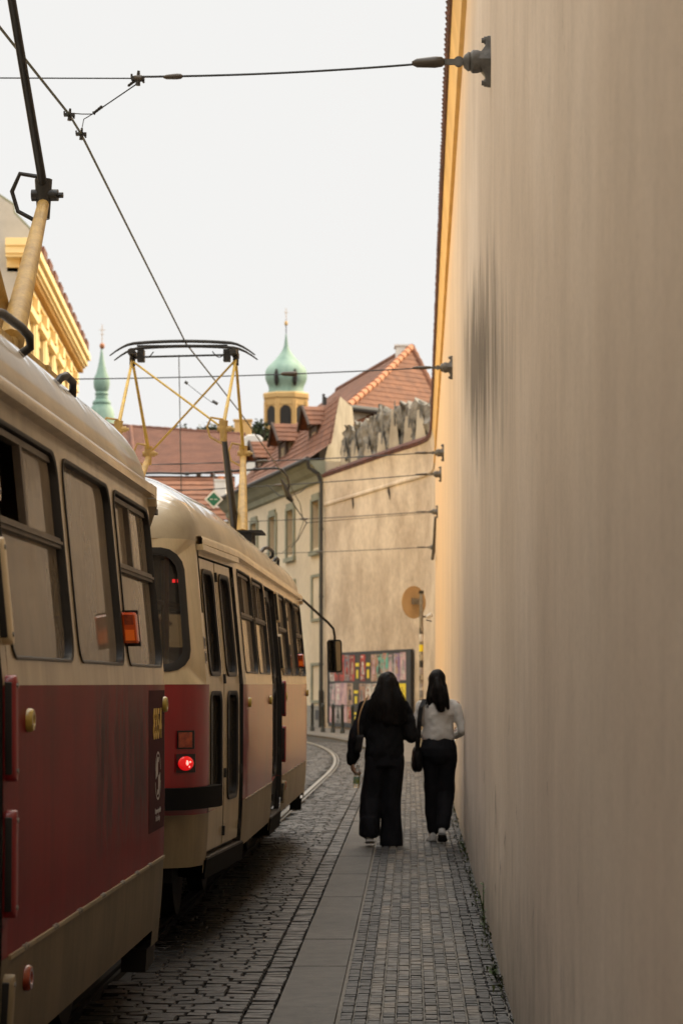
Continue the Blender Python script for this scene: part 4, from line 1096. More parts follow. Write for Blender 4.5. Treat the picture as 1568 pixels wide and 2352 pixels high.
lw_ = thing('light_block_wall', 'hidden low wall added left of the trams to keep light from under them', 'wall', (-4.0, 10, 0))  # added out of sight, stops light leaking under the trams
mb = MB(); mb.loft([[(-4.25 + .037 * d + a, d, z) for a, z in ((0, -.1), (0, 2.5), (-.3, 2.5), (-.3, -.1))] for d in (-5.9, 38)]); mb.build('render_face', M['stucco'], lw_)
mb = MB(); mb.loft([[(-4.25 + .037 * d + a, d, z) for a, z in ((.06, 2.503), (.06, 2.56), (-.15, 2.66), (-.36, 2.56), (-.36, 2.503))] for d in (-5.9, 38)]); mb.build('coping', M['coping'], lw_)
# ================================================================== THE TRAMS
# local frame: x right, y forward (0 at the rear face), z up
FL0, WP, DW = 2.0, 1.31, 1.40
FL1 = FL0 + 2 * WP + DW + 3 * WP        # 9.95
YF0 = FL1
OFFS = [(.30, .04), (.45, .026), (.60, .012), (.76, .005), (1.0, 0), (1.545, 0), (1.60, .004), (2.42, .082), (2.6, .10)]
def off(z):
    for (a, x), (b, y) in zip(OFFS[:-1], OFFS[1:]):
        if z <= b: return x + (y - x) * max(0, (z - a)) / (b - a)
    return OFFS[-1][1]
def hw(s):
    if s < FL0: return 1.15 + .10 * (s - .25) / (FL0 - .25)
    if s > FL1: return 1.25 - .25 * (s - FL1) / 1.75
    return 1.25
def bend(x, y, z, o=0):
    f = off(z) - o
    X = x - f * max(-1.0, min(1.0, x / 1.15))
    Y = y
    if y < FL0: Y = y + .6 * f * (FL0 - y)
    elif y > FL1: Y = y - .6 * f * (y - FL1)
    return Vector((X, Y, z))
def side(sg):
    return lambda s, z, o=0.0: bend(sg * hw(s), s, z, o)
CAP = [(0, -.15), (.3, -.142), (.6, -.115), (.85, -.06), (1.0, .0), (1.08, .06), (1.125, .13), (1.15, .25)]
def capy(ax):
    for (a, y), (b, w) in zip(CAP[:-1], CAP[1:]):
        if ax <= b: return y + (w - y) * (ax - a) / (b - a)
    return .25
def rear(x, z, o=0.0):
    p = bend(x, capy(abs(x)), z, 0); p.y -= o; return p
CAPF = [(0, 12.05), (.3, 12.03), (.55, 11.98), (.76, 11.9), (.90, 11.82), (.965, 11.76), (1.0, 11.70)]
def front(x, z, o=0.0):
    ax = abs(x); y = 11.7
    for (a, p), (b, q) in zip(CAPF[:-1], CAPF[1:]):
        if ax <= b: y = p + (q - p) * (ax - a) / (b - a); break
    r = bend(x, y, z, 0); r.y += o; return r

def loops(o, h, r, k=5, m=5):
    """matching outer rectangle o=(u0,u1,z0,z1) and inner rounded rectangle h, corner radius r"""
    O = []; I = []
    cs = [((h[1] - r, h[2] + r), -90, (o[1], o[2])), ((h[1] - r, h[3] - r), 0, (o[1], o[3])), ((h[0] + r, h[3] - r), 90, (o[0], o[3])), ((h[0] + r, h[2] + r), 180, (o[0], o[2]))]
    for (cu, cz), a0, (ou, oz) in cs:
        for i in range(k):
            t = i / (k - 1); a = math.radians(a0 + 90 * t)
            I.append((cu + r * math.cos(a), cz + r * math.sin(a)))
            if a0 in (-90, 90):
                O.append((cu + (ou - cu) * min(1, 2 * t), oz) if t <= .5 else (ou, oz + (cz - oz) * (2 * t - 1)))
            else:
                O.append((ou, cz + (oz - cz) * min(1, 2 * t)) if t <= .5 else (ou + (cu - ou) * (2 * t - 1), oz))
    def dens(L):
        R = []; n = len(L)
        for i, p in enumerate(L):
            q = L[(i + 1) % n]; R.append(p)
            if (i + 1) % k == 0:
                for j in range(1, m): R.append((p[0] + (q[0] - p[0]) * j / m, p[1] + (q[1] - p[1]) * j / m))
        return R
    return dens(O), dens(I)
def bay(mb, fn, o, h, r, push=0.0, k=5):
    O, I = loops(o, h, r, k)
    a = [mb.add(fn(u, z, push)) for u, z in O]; b = [mb.add(fn(u, z, push)) for u, z in I]; c = [mb.add(fn(u, z, push - .012)) for u, z in I]
    n = len(a)
    for A, B in ((a, b), (b, c)):
        for i in range(n):
            j = (i + 1) % n; mb.face((A[i], A[j], B[j], B[i]))
def seal(mb, fn, h, r, w=.03, push=0.0, out=.006):
    a = (h[0] - .004, h[1] + .004, h[2] - .004, h[3] + .004); b = (h[0] + w, h[1] - w, h[2] + w, h[3] - w)
    A, B = loops(a, b, max(.02, r - w * .6))
    _, A2 = loops(a, a, r)
    prof = [(A2, 0.0), (A2, out), ([((p[0] * .5 + q[0] * .5), (p[1] * .5 + q[1] * .5)) for p, q in zip(A2, B)], out * 1.1), (B, out * .2), (B, -.032)]
    mb.grid([[fn(u, z, push + o) for u, z in L] for L, o in prof], True)
def pane(mb, fn, h, r, w=.006, push=-.024):
    b = (h[0] + w, h[1] - w, h[2] + w, h[3] - w)
    _, B = loops(b, b, max(.02, r - w))
    c = ((b[0] + b[1]) / 2, (b[2] + b[3]) / 2)
    # concentric rings so that the pane follows the curve of the body
    rows = [[fn(c[0] + (u - c[0]) * t, c[1] + (z - c[1]) * t, push) for u, z in B] for t in (1, .66, .33, .02)]
    ids = mb.grid(rows, True); mb.face(ids[-1])
def lbox(mb, fn, u0, u1, z0, z1, o0, o1):
    mb.loft([[fn(u, z, o) for u, z in ((u0, z0), (u1, z0), (u1, z1), (u0, z1))] for o in (o0, o1)])
def pill(mb, fn, u, z0, z1, w, o0, o1):
    pts = []
    for i in range(7): a = math.pi * i / 6; pts.append((u + w * math.cos(a), z1 - w + w * math.sin(a)))
    for i in range(7): a = math.pi + math.pi * i / 6; pts.append((u + w * math.cos(a), z0 + w + w * math.sin(a)))
    c = ((u), (z0 + z1) / 2)
    sh = [(c[0] + (p[0] - c[0]) * .7, c[1] + (p[1] - c[1]) * .985) for p in pts]
    mb.loft([[fn(a, b, o0) for a, b in pts], [fn(a, b, o1 * .75) for a, b in pts], [fn(a, b, o1) for a, b in sh]])

def pantograph(root, dark_upper, label):
    """diamond pantograph; local coordinates of the tram"""
    pr = thing('pantograph', None, None); own(pr, root, True); tag(pr, label)
    yc = FL1 - .1; zk, zh, zb = 4.04, 4.86, 3.06
    up = M['black'] if dark_upper else M['ythin']
    for (yk, yb, xb, mat, rr) in ((yc - 1.2, yc + .5, .49, M['ypaint'] if dark_upper else M['black'], (.05, .026)), (yc + 1.2, yc - .3, .62, M['ypaint'], (.058, .030))):
        for s in (-1, 1):
            mb = MB(); mb.tube([(s * xb, yb, zb), (s * .51, yk, zk - .06)], [rr[0], rr[1]], 12); mb.build('lower_arm', mat, pr, 50, True)
            mb = MB(); mb.tube([(s * .51, yk, zk + .02), (s * .53, yc, zh)], [.019, .014] if not dark_upper else [.023, .020], 8); mb.build('upper_arm', up, pr, 50, True)
            mb = MB(); mb.tube([(s * .51, yk, zk - .14), (s * .51, yk, zk + .06)], [.032, .045], 10); mb.tube([(s * .51 - .06, yk, zk - .02), (s * .51 + .075, yk, zk - .02)], .03, 10); mb.tube([(s * .51 + .06, yk, zk - .02), (s * .51 + .10, yk, zk - .02)], .015, 8)
            q = [Vector((s * .51, yk, zk + .07)), Vector((s * .51 - .12, yk, zk + .09)), Vector((s * .51 - .16, yk, zk + .0)), Vector((s * .51 - .13, yk, zk - .1)), Vector((s * .51 - .02, yk, zk - .16))]
            mb.tube(q, .012, 6); mb.build('knee_joint', M['black'] if dark_upper else M['ypaint'], pr, 40, True)
    for s in (-1, 1):
        mb = MB(); mb.tube([(s * .52, yc - .04, zh - .02), (-s * .46, yc + s * 1.18, zk + .02)], .011, 7); mb.build('cross_brace', up, pr, 50, True)
    # collector head: two bowed strips with horns
    hd = thing('collector_head', None, None); own(hd, pr, True)
    for dy in (-.17, .17):
        mb = MB(); pts = []
        for i in range(25):
            x = -.74 + 1.48 * i / 24; a = abs(x)
            z = zh + .165 - .02 * (a / .5) ** 2 if a < .5 else zh + .145 - 1.1 * (a - .5) ** 1.6 - .05 * (a - .5)
            pts.append((x, yc + dy, z))
        mb.tube(pts, [.006 + .010 * min(1, (24 - abs(2 * i - 24)) / 9) for i in range(25)], 8, flat=1.1)
        mb.build('contact_strip', M['black'], hd, 50, True)
    mb = MB()
    for s in (-1, 1):
        mb.box((s * .52, yc, zh + .06), (.06, .40, .05)); mb.box((s * .44, yc, zh + .04), (.07, .1, .12)); mb.tube([(s * .53, yc, zh - .06), (s * .53, yc, zh + .12)], .03, 8)
        q = [Vector((s * (.44 - .02 * i), yc - .1, zh + .07 - .06 * math.sin(math.pi * i / 7))) for i in range(8)]; mb.tube(q, .006, 6)
    mb.build('head_bracket', M['black'], hd, 40, True)
    mb = MB(); mb.tube([(-.5, yc, zh + .03), (.5, yc, zh + .05)], .011, 7); mb.tube([(-.46, yc - .17, zh + .12), (.46, yc - .17, zh + .12)], .01, 6); mb.build('head_rail', M['black'], hd, 50, True)
    mb = MB()
    for s in (-1, 1): mb.box((s * .56, yc + .1, zb - .03), (.16, 1.6, .06))
    mb.box((0, yc + .55, zb - .03), (1.3, .1, .07)); mb.box((0, yc - .35, zb - .03), (1.3, .1, .07))
    mb.build('base_frame', M['ypaint'], pr, None, True)
    mb = MB()
    for s in (-1, 1):
        for dy in (-.5, .7): mb.lathe([(.05, -.12), (.07, -.1), (.05, -.08), (.07, -.06), (.05, -.03), (.06, 0)], (s * .56, yc + dy, zb - .05), 10)
    mb.build('base_insulator', M['porcelain'], pr, 40, True)

def tram(name, label, loc, rotz, near):
    T = thing(name, label, 'tram', loc, rotz)
    sR, sL = side(1), side(-1)
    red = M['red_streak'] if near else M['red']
    ZG = 2.42
    win = []                       # (s0, s1) of the window bays on the right side
    s = FL0
    for k in range(2): win.append((s, s + WP)); s += WP
    dr = (s, s + DW); s += DW
    for k in range(3): win.append((s, s + WP)); s += WP
    HZ0, HZ1, HR = 1.625, 2.335, .085
    up = MB(); lowb = MB(); sk = MB(); ws = []
    zs_up, zs_red, zs_sk = (1.545, 2.42), (.765, 1.545), (.45, .765)
    def wall_strip(mb, fn, u0, u1, zlist, nu=4):
        mb.grid([[fn(u0 + (u1 - u0) * i / nu, z) for i in range(nu + 1)] for z in zlist])
    ZR = (.765, .9, 1.05, 1.25, 1.40, 1.545); ZS = (.765, .70, .62, .55, .49, .45)
    # right flank
    for (a, b) in win:
        h = (a + .075, b - .05, HZ0, HZ1)
        bay(up, sR, (a, b, 1.545, ZG), h, HR); ws.append((sR, h))
        wall_strip(lowb, sR, a, b, ZR); wall_strip(sk, sR, a, b, ZS)
    # left flank and left end panels
    s = FL0; left = []
    for k in range(6):
        w_ = (FL1 - FL0) / 6; h = (s + .07, s + w_ - .07, HZ0, HZ1)
        bay(up, sL, (s, s + w_, 1.545, ZG), h, HR); left.append((sL, h)); wall_strip(lowb, sL, s, s + w_, ZR); wall_strip(sk, sL, s, s + w_, ZS); s += w_
    for (a, b) in ((.25, FL0), (FL1, 11.7)):
        wall_strip(up, sL, a, b, zs_up); wall_strip(lowb, sL, a, b, ZR); wall_strip(sk, sL, a, b, ZS)
    # rear face with its wide window, red panel and apron
    hr = (-1.085, 1.085, 1.625, 2.36); rearw = []
    bay(up, rear, (-1.15, 1.15, 1.545, ZG), hr, .13, k=17); rearw.append((rear, hr))
    xs = [-1.15 + 2.3 * i / 40 for i in range(41)]
    lowb.grid([[rear(x, z) for x in xs] for z in ZR]); sk.grid([[rear(x, z) for x in xs] for z in ZS])
    xf = [-1.0 + 2.0 * i / 40 for i in range(41)]
    hf = (-.90, .90, 1.625, 2.36); bay(up, front, (-1.0, 1.0, 1.545, ZG), hf, .13, k=17); rearw.append((front, hf))
    lowb.grid([[front(x, z) for x in xf] for z in ZR]); sk.grid([[front(x, z) for x in xf] for z in ZS])
    # door surrounds on the right side
    for (a, b, d0, d1) in ((.25, FL0, .36, 1.88), (dr[0], dr[1], dr[0] + .09, dr[1] - .09), (FL1, 11.7, FL1 + .12, 11.55)):
        wall_strip(up, sR, a, d0, zs_up, 1); wall_strip(up, sR, d1, b, zs_up, 1); wall_strip(up, sR, d0, d1, (2.335, ZG), 2)
        for q0, q1 in ((a, d0), (d1, b)):
            if q0 < FL0 and q1 <= .5 : wall_strip(sk, sR, q0, q1, ZS + (.40,), 1); wall_strip(lowb, sR, q0, q1, ZR, 1)
            else: wall_strip(lowb, sR, q0, q1, ZR, 1); wall_strip(sk, sR, q0, q1, ZS + (.38,), 1)
        frm = MB()
        for d_ in (d0, d1): frm.grid([[sR(d_, z, o) for z in (.40, .9, 1.55, 2.335)] for o in (-.001, -.05)])
        frm.poly([sR(d0, 2.335, -.001), sR(d1, 2.335, -.001), sR(d1, 2.335, -.05), sR(d0, 2.335, -.05)]); frm.build('door_frame', M['rubber'], T, None, True)
    for (d0, d1) in ((.36, 1.88), (dr[0] + .09, dr[1] - .09), (FL1 + .12, 11.55)):
        for mbx, z in ((lowb, .765), (sk, .45)):
            mbx.poly([sR(d0, z, 0), sR(d1, z, -.05), sR(d1, z + .01, -.05), sR(d0, z + .01, -.05)]); mbx.poly([sR(d1, z, 0), sR(d1, z, -.05), sR(d1, z + .01, -.05)])
    lowb.weld = sk.weld = up.weld = True
    # end panel of the skirt at the front of the flank hangs lower, with a cut arch before it
    wall_strip(sk, sR, FL1 - .26, FL1, (.45, .41, .375), 2)
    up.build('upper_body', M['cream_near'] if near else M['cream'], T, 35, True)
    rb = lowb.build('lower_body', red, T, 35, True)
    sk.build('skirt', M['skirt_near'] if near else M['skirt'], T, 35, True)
    # roof
    ol = [(rear(x, ZG)) for x in xs] + [sR(q, ZG) for q in (.8, 1.4, 2.0, 3, 4, 5, 6, 7, 8, 9, 9.95, 10.6, 11.2)] + [front(-x, ZG) for x in [-1.0 + 2.0 * i / 40 for i in range(41)]] + [sL(q, ZG) for q in (11.2, 10.6, 9.95, 9, 8, 7, 6, 5, 4, 3, 2.0, 1.4, .8)]
    rings = []
    for k in range(0, 15):
        a = math.pi / 2 * k / 14; c, s_ = math.cos(a), math.sin(a); rg = []
        c2 = max(c, .004)
        for p in ol:
            x = p.x * (c2 ** .8); y = p.y
            if y < 3.4: y = 3.4 + (y - 3.4) * (c2 ** .62)
            elif y > 9.7: y = 9.7 + (y - 9.7) * (c2 ** .75)
            rg.append(Vector((x, y, ZG + .565 * (s_ ** 1.0))))
        rings.append(rg)
    mb = MB(); ids = mb.grid(rings, True); mb.build('roof', M['roofp'], T, 50, True)
    # rain gutter round the flank
    mb = MB(); gp = [sR(.36, ZG + .0, .012)] + [sR(q, ZG, .018) for q in (.9, 1.4, 2.0, 4, 6, 8, 9.95, 10.02)]
    mb.grid([[p + Vector((x, 0, z)) for p in gp] for x, z in ((-.03, .03), (.012, .035), (.02, .02), (.02, -.012), (-.02, -.02))]); mb.poly([gp[-1] + Vector((x, 0, z)) for x, z in ((-.03, .03), (.012, .035), (.02, .02), (.02, -.012), (-.02, -.02))])
    if near: mb.box(sR(FL1 + .02, ZG + .01, -.01), (.09, .22, .055))
    mb.build('rain_gutter', M['cream_near'] if near else M['cream'], T, 40, True)
    # windows
    for i, (fn, h) in enumerate(ws):
        mb = MB(); seal(mb, fn, h, HR, .008); w = mb.build('window', M['rubber'], T, 50, True)
        two = i != 3
        if not two:
            mb = MB(); pane(mb, fn, h, HR); mb.build('glass', M['glass'], w, None, True)
            continue
        zt = HZ0 + (HZ1 - HZ0) * .565; mid = (h[0] + h[1]) / 2 - .0
        mb = MB(); pane(mb, fn, (h[0], h[1], h[2], zt + .02), .05); mb.build('glass', M['glass'], w, None, True)
        mb = MB()
        if near and i == 2:
            pane(mb, fn, (mid - .02, h[1], zt - .02, h[3]), .05)          # the sliding half stands open
        else:
            pane(mb, fn, (mid - .02, h[1], zt - .02, h[3]), .05); pane(mb, fn, (h[0], mid + .02, zt - .02, h[3]), .05, push=-.034)
        mb.build('sliding_pane', M['glass'], w, None, True)
        mb = MB(); lbox(mb, fn, h[0] + .012, h[1] - .012, zt - .018, zt + .018, -.03, -.004); lbox(mb, fn, h[0] + .015, h[1] - .015, zt - .005, zt + .005, -.004, .004)
        lbox(mb, fn, mid - .035, mid + .01, zt + .02, h[3] - .02, -.036, -.012); lbox(mb, fn, h[0] + .02, h[1] - .02, h[3] - .035, h[3] - .014, -.045, -.012)
        mb.build('sash_frame', M['sash'], w, None, True)
    for fn, h in left:
        mb = MB(); seal(mb, fn, h, HR, .008); w = mb.build('window', M['rubber'], T, 50, True)
        mb = MB(); pane(mb, fn, h, HR); mb.build('glass', M['glass_clear'], w, None, True)
    for (fn, h), nm in zip(rearw, ('rear_window', 'windscreen')):
        mb = MB(); seal(mb, fn, h, .13, .04); w = mb.build(nm, M['rubber'], T, 50, True)
        mb = MB(); pane(mb, fn, h, .13); mb.build('glass', M['glass_clear'], w, None, True)
    # folding doors
    def leaf(parent, a, b, dark=False, push=-.014):
        mb = MB(); r = min(.09, (b - a) * .32); e = (b - a) * .16
        hu = (a + e, b - e, 1.60, 2.26); hl = (a + e, b - e, .80, 1.50)
        bay(mb, sR, (a, b, 1.55, 2.325), hu, r, push); bay(mb, sR, (a, b, .72, 1.55), hl, r, push)
        mb.grid([[sR(a + (b - a) * i / 2, z, push) for i in range(3)] for z in (.52, .6, .72)])
        for q in (a, b): mb.grid([[sR(q, z, push) for z in (.52, 1.0, 1.55, 2.325)], [sR(q, z, push - .03) for z in (.52, 1.0, 1.55, 2.325)]])
        lf = mb.build('door_leaf', M['black'] if dark else M['cream'], parent, 35, True)
        for h in (hu, hl):
            mb = MB(); seal(mb, sR, h, r, .024, push, .010); sl = mb.build('leaf_seal', M['rubber'], lf, 50, True)
            mb = MB(); pane(mb, sR, h, r, push=push - .02); mb.build('leaf_pane', M['glass_clear'], lf, None, True)
        mb = MB()
        for z in (.58, .95, 1.55, 2.2): mb.tube([sR(b - .02, z, push + .012), sR(b - .02, z + .06, push + .012)], .010, 6)
        mb.build('hinge', M['black'], lf, None, True)
    for nm, d0, d1 in (('rear_door', .36, 1.88), ('front_door', FL1 + .12, 11.55)):
        D = thing(nm, None, None); own(D, T, True)
        w = (d1 - d0 - .12) / 2
        leaf(D, d0 + .01, d0 + w); leaf(D, d0 + w + .035, d0 + 2 * w + .03)
        mb = MB(); mb.grid([[sR(d0 + (d1 - d0) * i / 2, z, -.05) for i in range(3)] for z in (.45, 1.5, 2.335)]); mb.build('door_pocket', M['rubber'], D, None, True)
        mb = MB(); lbox(mb, sR, d0 + w + .002, d0 + w + .032, .52, 2.32, -.08, -.03); mb.build('door_rubber', M['rubber'], D, None, True)
        mb = MB(); lbox(mb, sR, d0 - .06, d1 + .09, .36, .475, -.2, .012 if nm == 'rear_door' else -.03); mb.build('step', M['bumper'], D, None, True)
        mb = MB(); lbox(mb, sR, d0 - .02, d1 + .03, .476, .49, -.10, .014 if nm == 'rear_door' else -.028); mb.build('step_edge', M['step_rubber'], D, None, True)
        mb = MB(); lbox(mb, sR, d0 - .05, d1 + .02, 2.365, 2.40, .0, .045); mb.build('door_canopy', M['cream'], D, None, True)
    D = thing('middle_door', None, None); own(D, T, True)
    d0, d1 = dr[0] + .09, dr[1] - .09
    mb = MB(); mb.grid([[sR(d0 + (d1 - d0) * i / 2, z, -.09) for i in range(3)] for z in (.45, 1.5, 2.335)]); mb.build('door_pocket', M['rubber'], D, None, True)
    w = (d1 - d0) / 2
    leaf(D, d0 + .02, d0 + w - .02, True, -.045); leaf(D, d0 + w + .02, d1 - .02, True, -.045)
    mb = MB(); lbox(mb, sR, d0 - .05, d1 + .05, .34, .47, -.2, .012); mb.build('step', M['bumper'], D, None, True)
    mb = MB(); lbox(mb, sR, d0 - .02, d1 + .02, .471, .485, -.10, .014); mb.build('step_edge', M['step_rubber'], D, None, True)
    # hinge covers on the post in front of the middle door
    for z0, z1, mt in ((2.07, 2.335, 'cream'), (1.66, 1.97, 'cream'), (1.27, 1.575, 'red'), (.88, 1.19, 'red'), (.53, .72, 'skirt')):
        mb = MB(); pill(mb, sR, d1 + .06, z0, z1, .028, -.002, .03); hc = mb.build('hinge_cover', M[mt], T, 50, True)
        mb = MB(); pill(mb, sR, d1 + .031, z0 + .02, z1 - .02, .004, -.001, .02); mb.build('cover_gap', M['rubber'], hc, 50, True)
        mb = MB()
        for z in (z0 + .03, z1 - .03): mb.tube([sR(d1 + .06, z, .028), sR(d1 + .06, z, .034)], .008, 6)
        mb.build('screw', M['steel'], hc, None, True)
    # round yellow markers and reflectors
    for sp, z, mt, rr in ((dr[1] + .31, 1.44, 'ybutton', .036), (FL1 - .06, 1.455, 'ybutton', .036), (FL0 + .25, 1.42, 'ybutton', .034), (dr[0] - .22, 1.42, 'ybutton', .034), (dr[1] + .32, .665, 'orange_d', .04)):
        mb = MB(); c = sR(sp, z, 0)
        mb.loft([[c + Vector((o, q * math.cos(a * math.tau / 18), q * math.sin(a * math.tau / 18))) for a in range(18)] for q, o in ((rr, -.01), (rr, .012), (rr * .85, .02), (rr * .5, .02), (rr * .45, .012))])
        mb.build('round_marker', M[mt], T, 40, True)
    # side blinker on the post between the last two windows
    bs = FL1 - WP
    bl = thing('side_blinker', None, None); own(bl, T, True)
    mb = MB(); lbox(mb, sR, bs + .045, bs + .07, 1.70, 1.845, -.005, .062); lbox(mb, sR, bs + .03, bs + .09, 1.705, 1.84, -.005, .01); mb.build('bracket', M['black'], bl, None, True)
    mb = MB(); O = [(1.712, .002), (1.712, .054), (1.720, .06), (1.827, .06), (1.835, .054), (1.835, .002)]
    mb.loft([[sR(bs + .044, z, o) for z, o in O], [sR(bs + .0, z, o) for z, o in O], [sR(bs - .015, 1.77 + (z - 1.77) * .85, .036 + (o - .036) * .8) for z, o in O]]); mb.build('lens', M['orange'], bl, 30, True)
    mb = MB(); mb.loft([[sR(bs + .071, z, o) for z, o in O], [sR(bs + .105, z, o) for z, o in O]]); mb.build('lens', M['orange'], bl, 30, True)
    for z0_, z1_, mt_ in ((1.785, 1.825, 'orange_d'), (1.722, 1.765, 'orange_hi')):
        mb = MB(); mb.loft([[sR(bs - .0155 - e_, z, o) for z, o in ((z0_, .012), (z0_, .048), (z1_, .048), (z1_, .012))] for e_ in (-.004, .002)]); mb.build('lens_cell', M[mt_], bl, None, True)
    # bumpers, tail lamps
    mb = MB(); bp = [Vector((x, capy(abs(x)) - .10, 0)) for x in [-1.15 + 2.3 * i / 24 for i in range(25)]] + [Vector((1.215, .36, 0)), Vector((1.225, .50, 0))]
    bp = [Vector((-1.225, .5, 0)), Vector((-1.215, .36, 0))] + bp
    mb.grid([[p + Vector((0, 0, z)) + Vector((-math.copysign(i_, p.x), i_, 0)) for p in bp] for z, i_ in ((.80, .07), (.80, .0), (.93, .0), (.93, .07))]); mb.poly([bp[-1] + Vector((-i_, i_, z)) for z, i_ in ((.80, .07), (.80, .0), (.93, .0), (.93, .07))])
    mb.build('rear_bumper', M['bumper'], T, 40, True)
    mb = MB(); bp = [Vector((x, 12.05 - .25 * (abs(x) / 1.0) ** 3 + .06, 0)) for x in [-1.0 + 2.0 * i / 20 for i in range(21)]]
    mb.grid([[p + Vector((0, -i_, z)) for p in bp] for z, i_ in ((.80, .08), (.80, .0), (.93, .0), (.93, .08))]); mb.build('front_bumper', M['bumper'], T, 40, True)
    for sg in (-1, 1):
        tl = thing('tail_lamp', None, None); own(tl, T, True)
        xc = 1.055 * sg
        mb = MB(); lbox(mb, rear, xc - .06, xc + .045, 1.02, 1.13, .0, .014); lbox(mb, rear, xc - .055, xc + .04, 1.16, 1.27, .0, .012); mb.build('housing', M['black'], tl, 40, True)
        c = rear(xc - .005, 1.075, .014)
        mb = MB(); mb.loft([[c + Vector((q * math.cos(a * math.tau / 20), -o + (capy(abs(xc) + .02) - capy(abs(xc) - .02)) / .04 * sg * q * math.cos(a * math.tau / 20) * .9, q * math.sin(a * math.tau / 20))) for a in range(20)] for q, o in ((.043, 0), (.043, .018), (.034, .03), (.015, .036))]); mb.build('red_lens', M['tail'] if not near else M['tail_dim'], tl, 40, True)
        mb = MB(); c2_ = rear(xc - .005, 1.075, .040); mb.ellipsoid(c2_ + Vector((.002, 0, .003)), (.017, .008, .019), 12, 8)
        for a_ in range(6): mb.ellipsoid(c2_ + Vector((.028 * math.cos(a_ * 1.047 + .3), .010, .029 * math.sin(a_ * 1.047 + .3))), (.005, .004, .006), 8, 5)
        if not near: mb.build('lamp_filament', M['bulb'], tl, 40, True)
        c = rear(xc - .005, 1.215, .012)
        mb = MB(); lbox(mb, rear, xc - .045, xc + .03, 1.17, 1.26, .012, .026); mb.build('amber_lens', M['orange_d'], tl, 40, True)
    # small stickers by the rear door and rivets along the skirt seam
    for z, mt in ((1.80, 'emblem'), (1.71, 'rubber')):
        mb = MB(); lbox(mb, sR, .275, .335, z - .035, z + .035, .001, .003); st = mb.build('pictogram', M['emblem'], T, None, True)
        mb = MB(); lbox(mb, sR, .285, .325, z - .025, z + .025, .0032, .004); mb.build('pictogram_symbol', M['rubber'], st, None, True)
    mb = MB()
    q = dr[1] + .25
    while q < FL1 - .1:
        for e in (0, .05): mb.ellipsoid(sR(q + e, .765, .004), (.010, .010, .010), 6, 4)
        q += RND.uniform(.4, .6)
    q = FL0 + .2
    while q < dr[0]:
        mb.ellipsoid(sR(q, .765, .004), (.009, .009, .009), 6, 4); q += .3
    mb.build('seam_screws', M['steel'], T, None, True)
    mb = MB(); lbox(mb, sR, FL0 + .02, dr[0] - .02, .755, .768, -.004, .008); lbox(mb, sR, dr[1] + .02, FL1 - .02, .755, .768, -.004, .008); mb.build('seam_strip', M['skirt'], T, None, True)
    # chassis and wheels
    mb = MB(); mb.box((0, 6, .62), (2.0, 11, .3)); mb.box((0, 6, .40), (1.7, 3.2, .3)); mb.box((0, .45, .5), (1.9, .6, .3)); lbox(mb, sR, FL1 - .32, FL1 + .06, .27, .373, -.12, -.01)
    for q in (FL0 + .9, FL1 - .9): mb.box((0, q, .36), (1.75, 2.4, .18))
    mb.build('underframe', M['under'], T, None, True)
    for q in (FL0 - .05, FL0 + 1.85, FL1 - 1.85, FL1 + .05):
        for sg in (-1, 1):
            mb = MB(); rg = [[Vector((sg * .72 + sg * o, q + r * math.cos(a * math.tau / 24), .32 + r * math.sin(a * math.tau / 24))) for a in range(24)] for r, o in ((.05, .06), (.22, .055), (.27, .075), (.34, .07), (.35, -.04), (.05, -.05))]
            mb.loft(rg); mb.build('wheel', M['under'], T, 40, True)
    # interior: floor, ceiling lining, poles, seats
    mb = MB(); mb.box((0, 6, .80), (2.1, 11.3, .06)); mb.box((0, 6, 2.44), (2.1, 10.8, .03)); mb.build('interior_lining', M['inside'], T, None, True)
    mb = MB()
    for q in (1.2, 2.6, 4.4, 6.2, 7.6, 9.0, 10.8):
        for x in ((-.55, .62) if q > 2 else (.55, .8)): mb.tube([(x, q, .82), (x, q, 2.42)], .017, 7)
    for x in (-.6, .62): mb.tube([(x, 1.0, 2.12), (x, 11, 2.12)], .016, 7)
    mb.build('grab_pole', M['ypole'], T, 50, True)
    q = 2.4
    while q < 10:
        if not (dr[0] - .3 < q < dr[1] + .1):
            for x in (-.85, .88):
                mb = MB(); mb.box((x, q, 1.24), (.42, .42, .06)); mb.box((x, q - .2, 1.52), (.42, .05, .56)); mb.tube([(x, q, .83), (x, q, 1.21)], .03, 6); mb.build('seat', M['seatred'], T, None, True)
        q += .82
    mb = MB()
    for k in range(5): mb.box((.88 + .032 * k, .9, 2.20), (.02, .01, .022))
    mb.build('led_display', M['ledred'], T, None, True)
    if near:
        # number, emblem and small lettering on the flank
        tx = 1.25
        rotM = Matrix(((0, 0, 1, 0), (1, 0, 0, 0), (0, 1, 0, 0), (0, 0, 0, 1)))
        def at(sp, z, o=.002): return Matrix.Translation(sR(sp, z, o)) @ rotM
        sp = FL1 - .30
        mb = MB(); [lbox(mb, sR, FL1 - .60, FL1 - .02, z0, z1, .0002, .0012) for z0, z1 in ((.90, 1.0), (1.0, 1.25), (1.25, 1.52))]; pn = mb.build('maroon_panel', mk('maroon_film', (.060, .008, .012), (.045, .006, .009), 4, .7, spec=.1), T, None, True)
        text_mesh('8354', .185, 'fleet_number', M['numy'], at(sp, 1.365, .0025), T, .0008, .004, .86)
        e = at(sp + .02, 1.14, .002)
        def ell(r0, r1, z0, z1, mat, a0=0, a1=math.tau, n=48):
            mb = MB(); rows = [[], []]
            for i in range(n + 1):
                a = a0 + (a1 - a0) * i / n
                rows[0].append(e @ Vector((r0 * math.cos(a), r0 * math.sin(a), .0006))); rows[1].append(e @ Vector((r1 * math.cos(a), r1 * math.sin(a), .0006)))
            mb.grid(rows); return mb
        mb = ell(.098, .108, 0, 0, None, .25, 2.9)
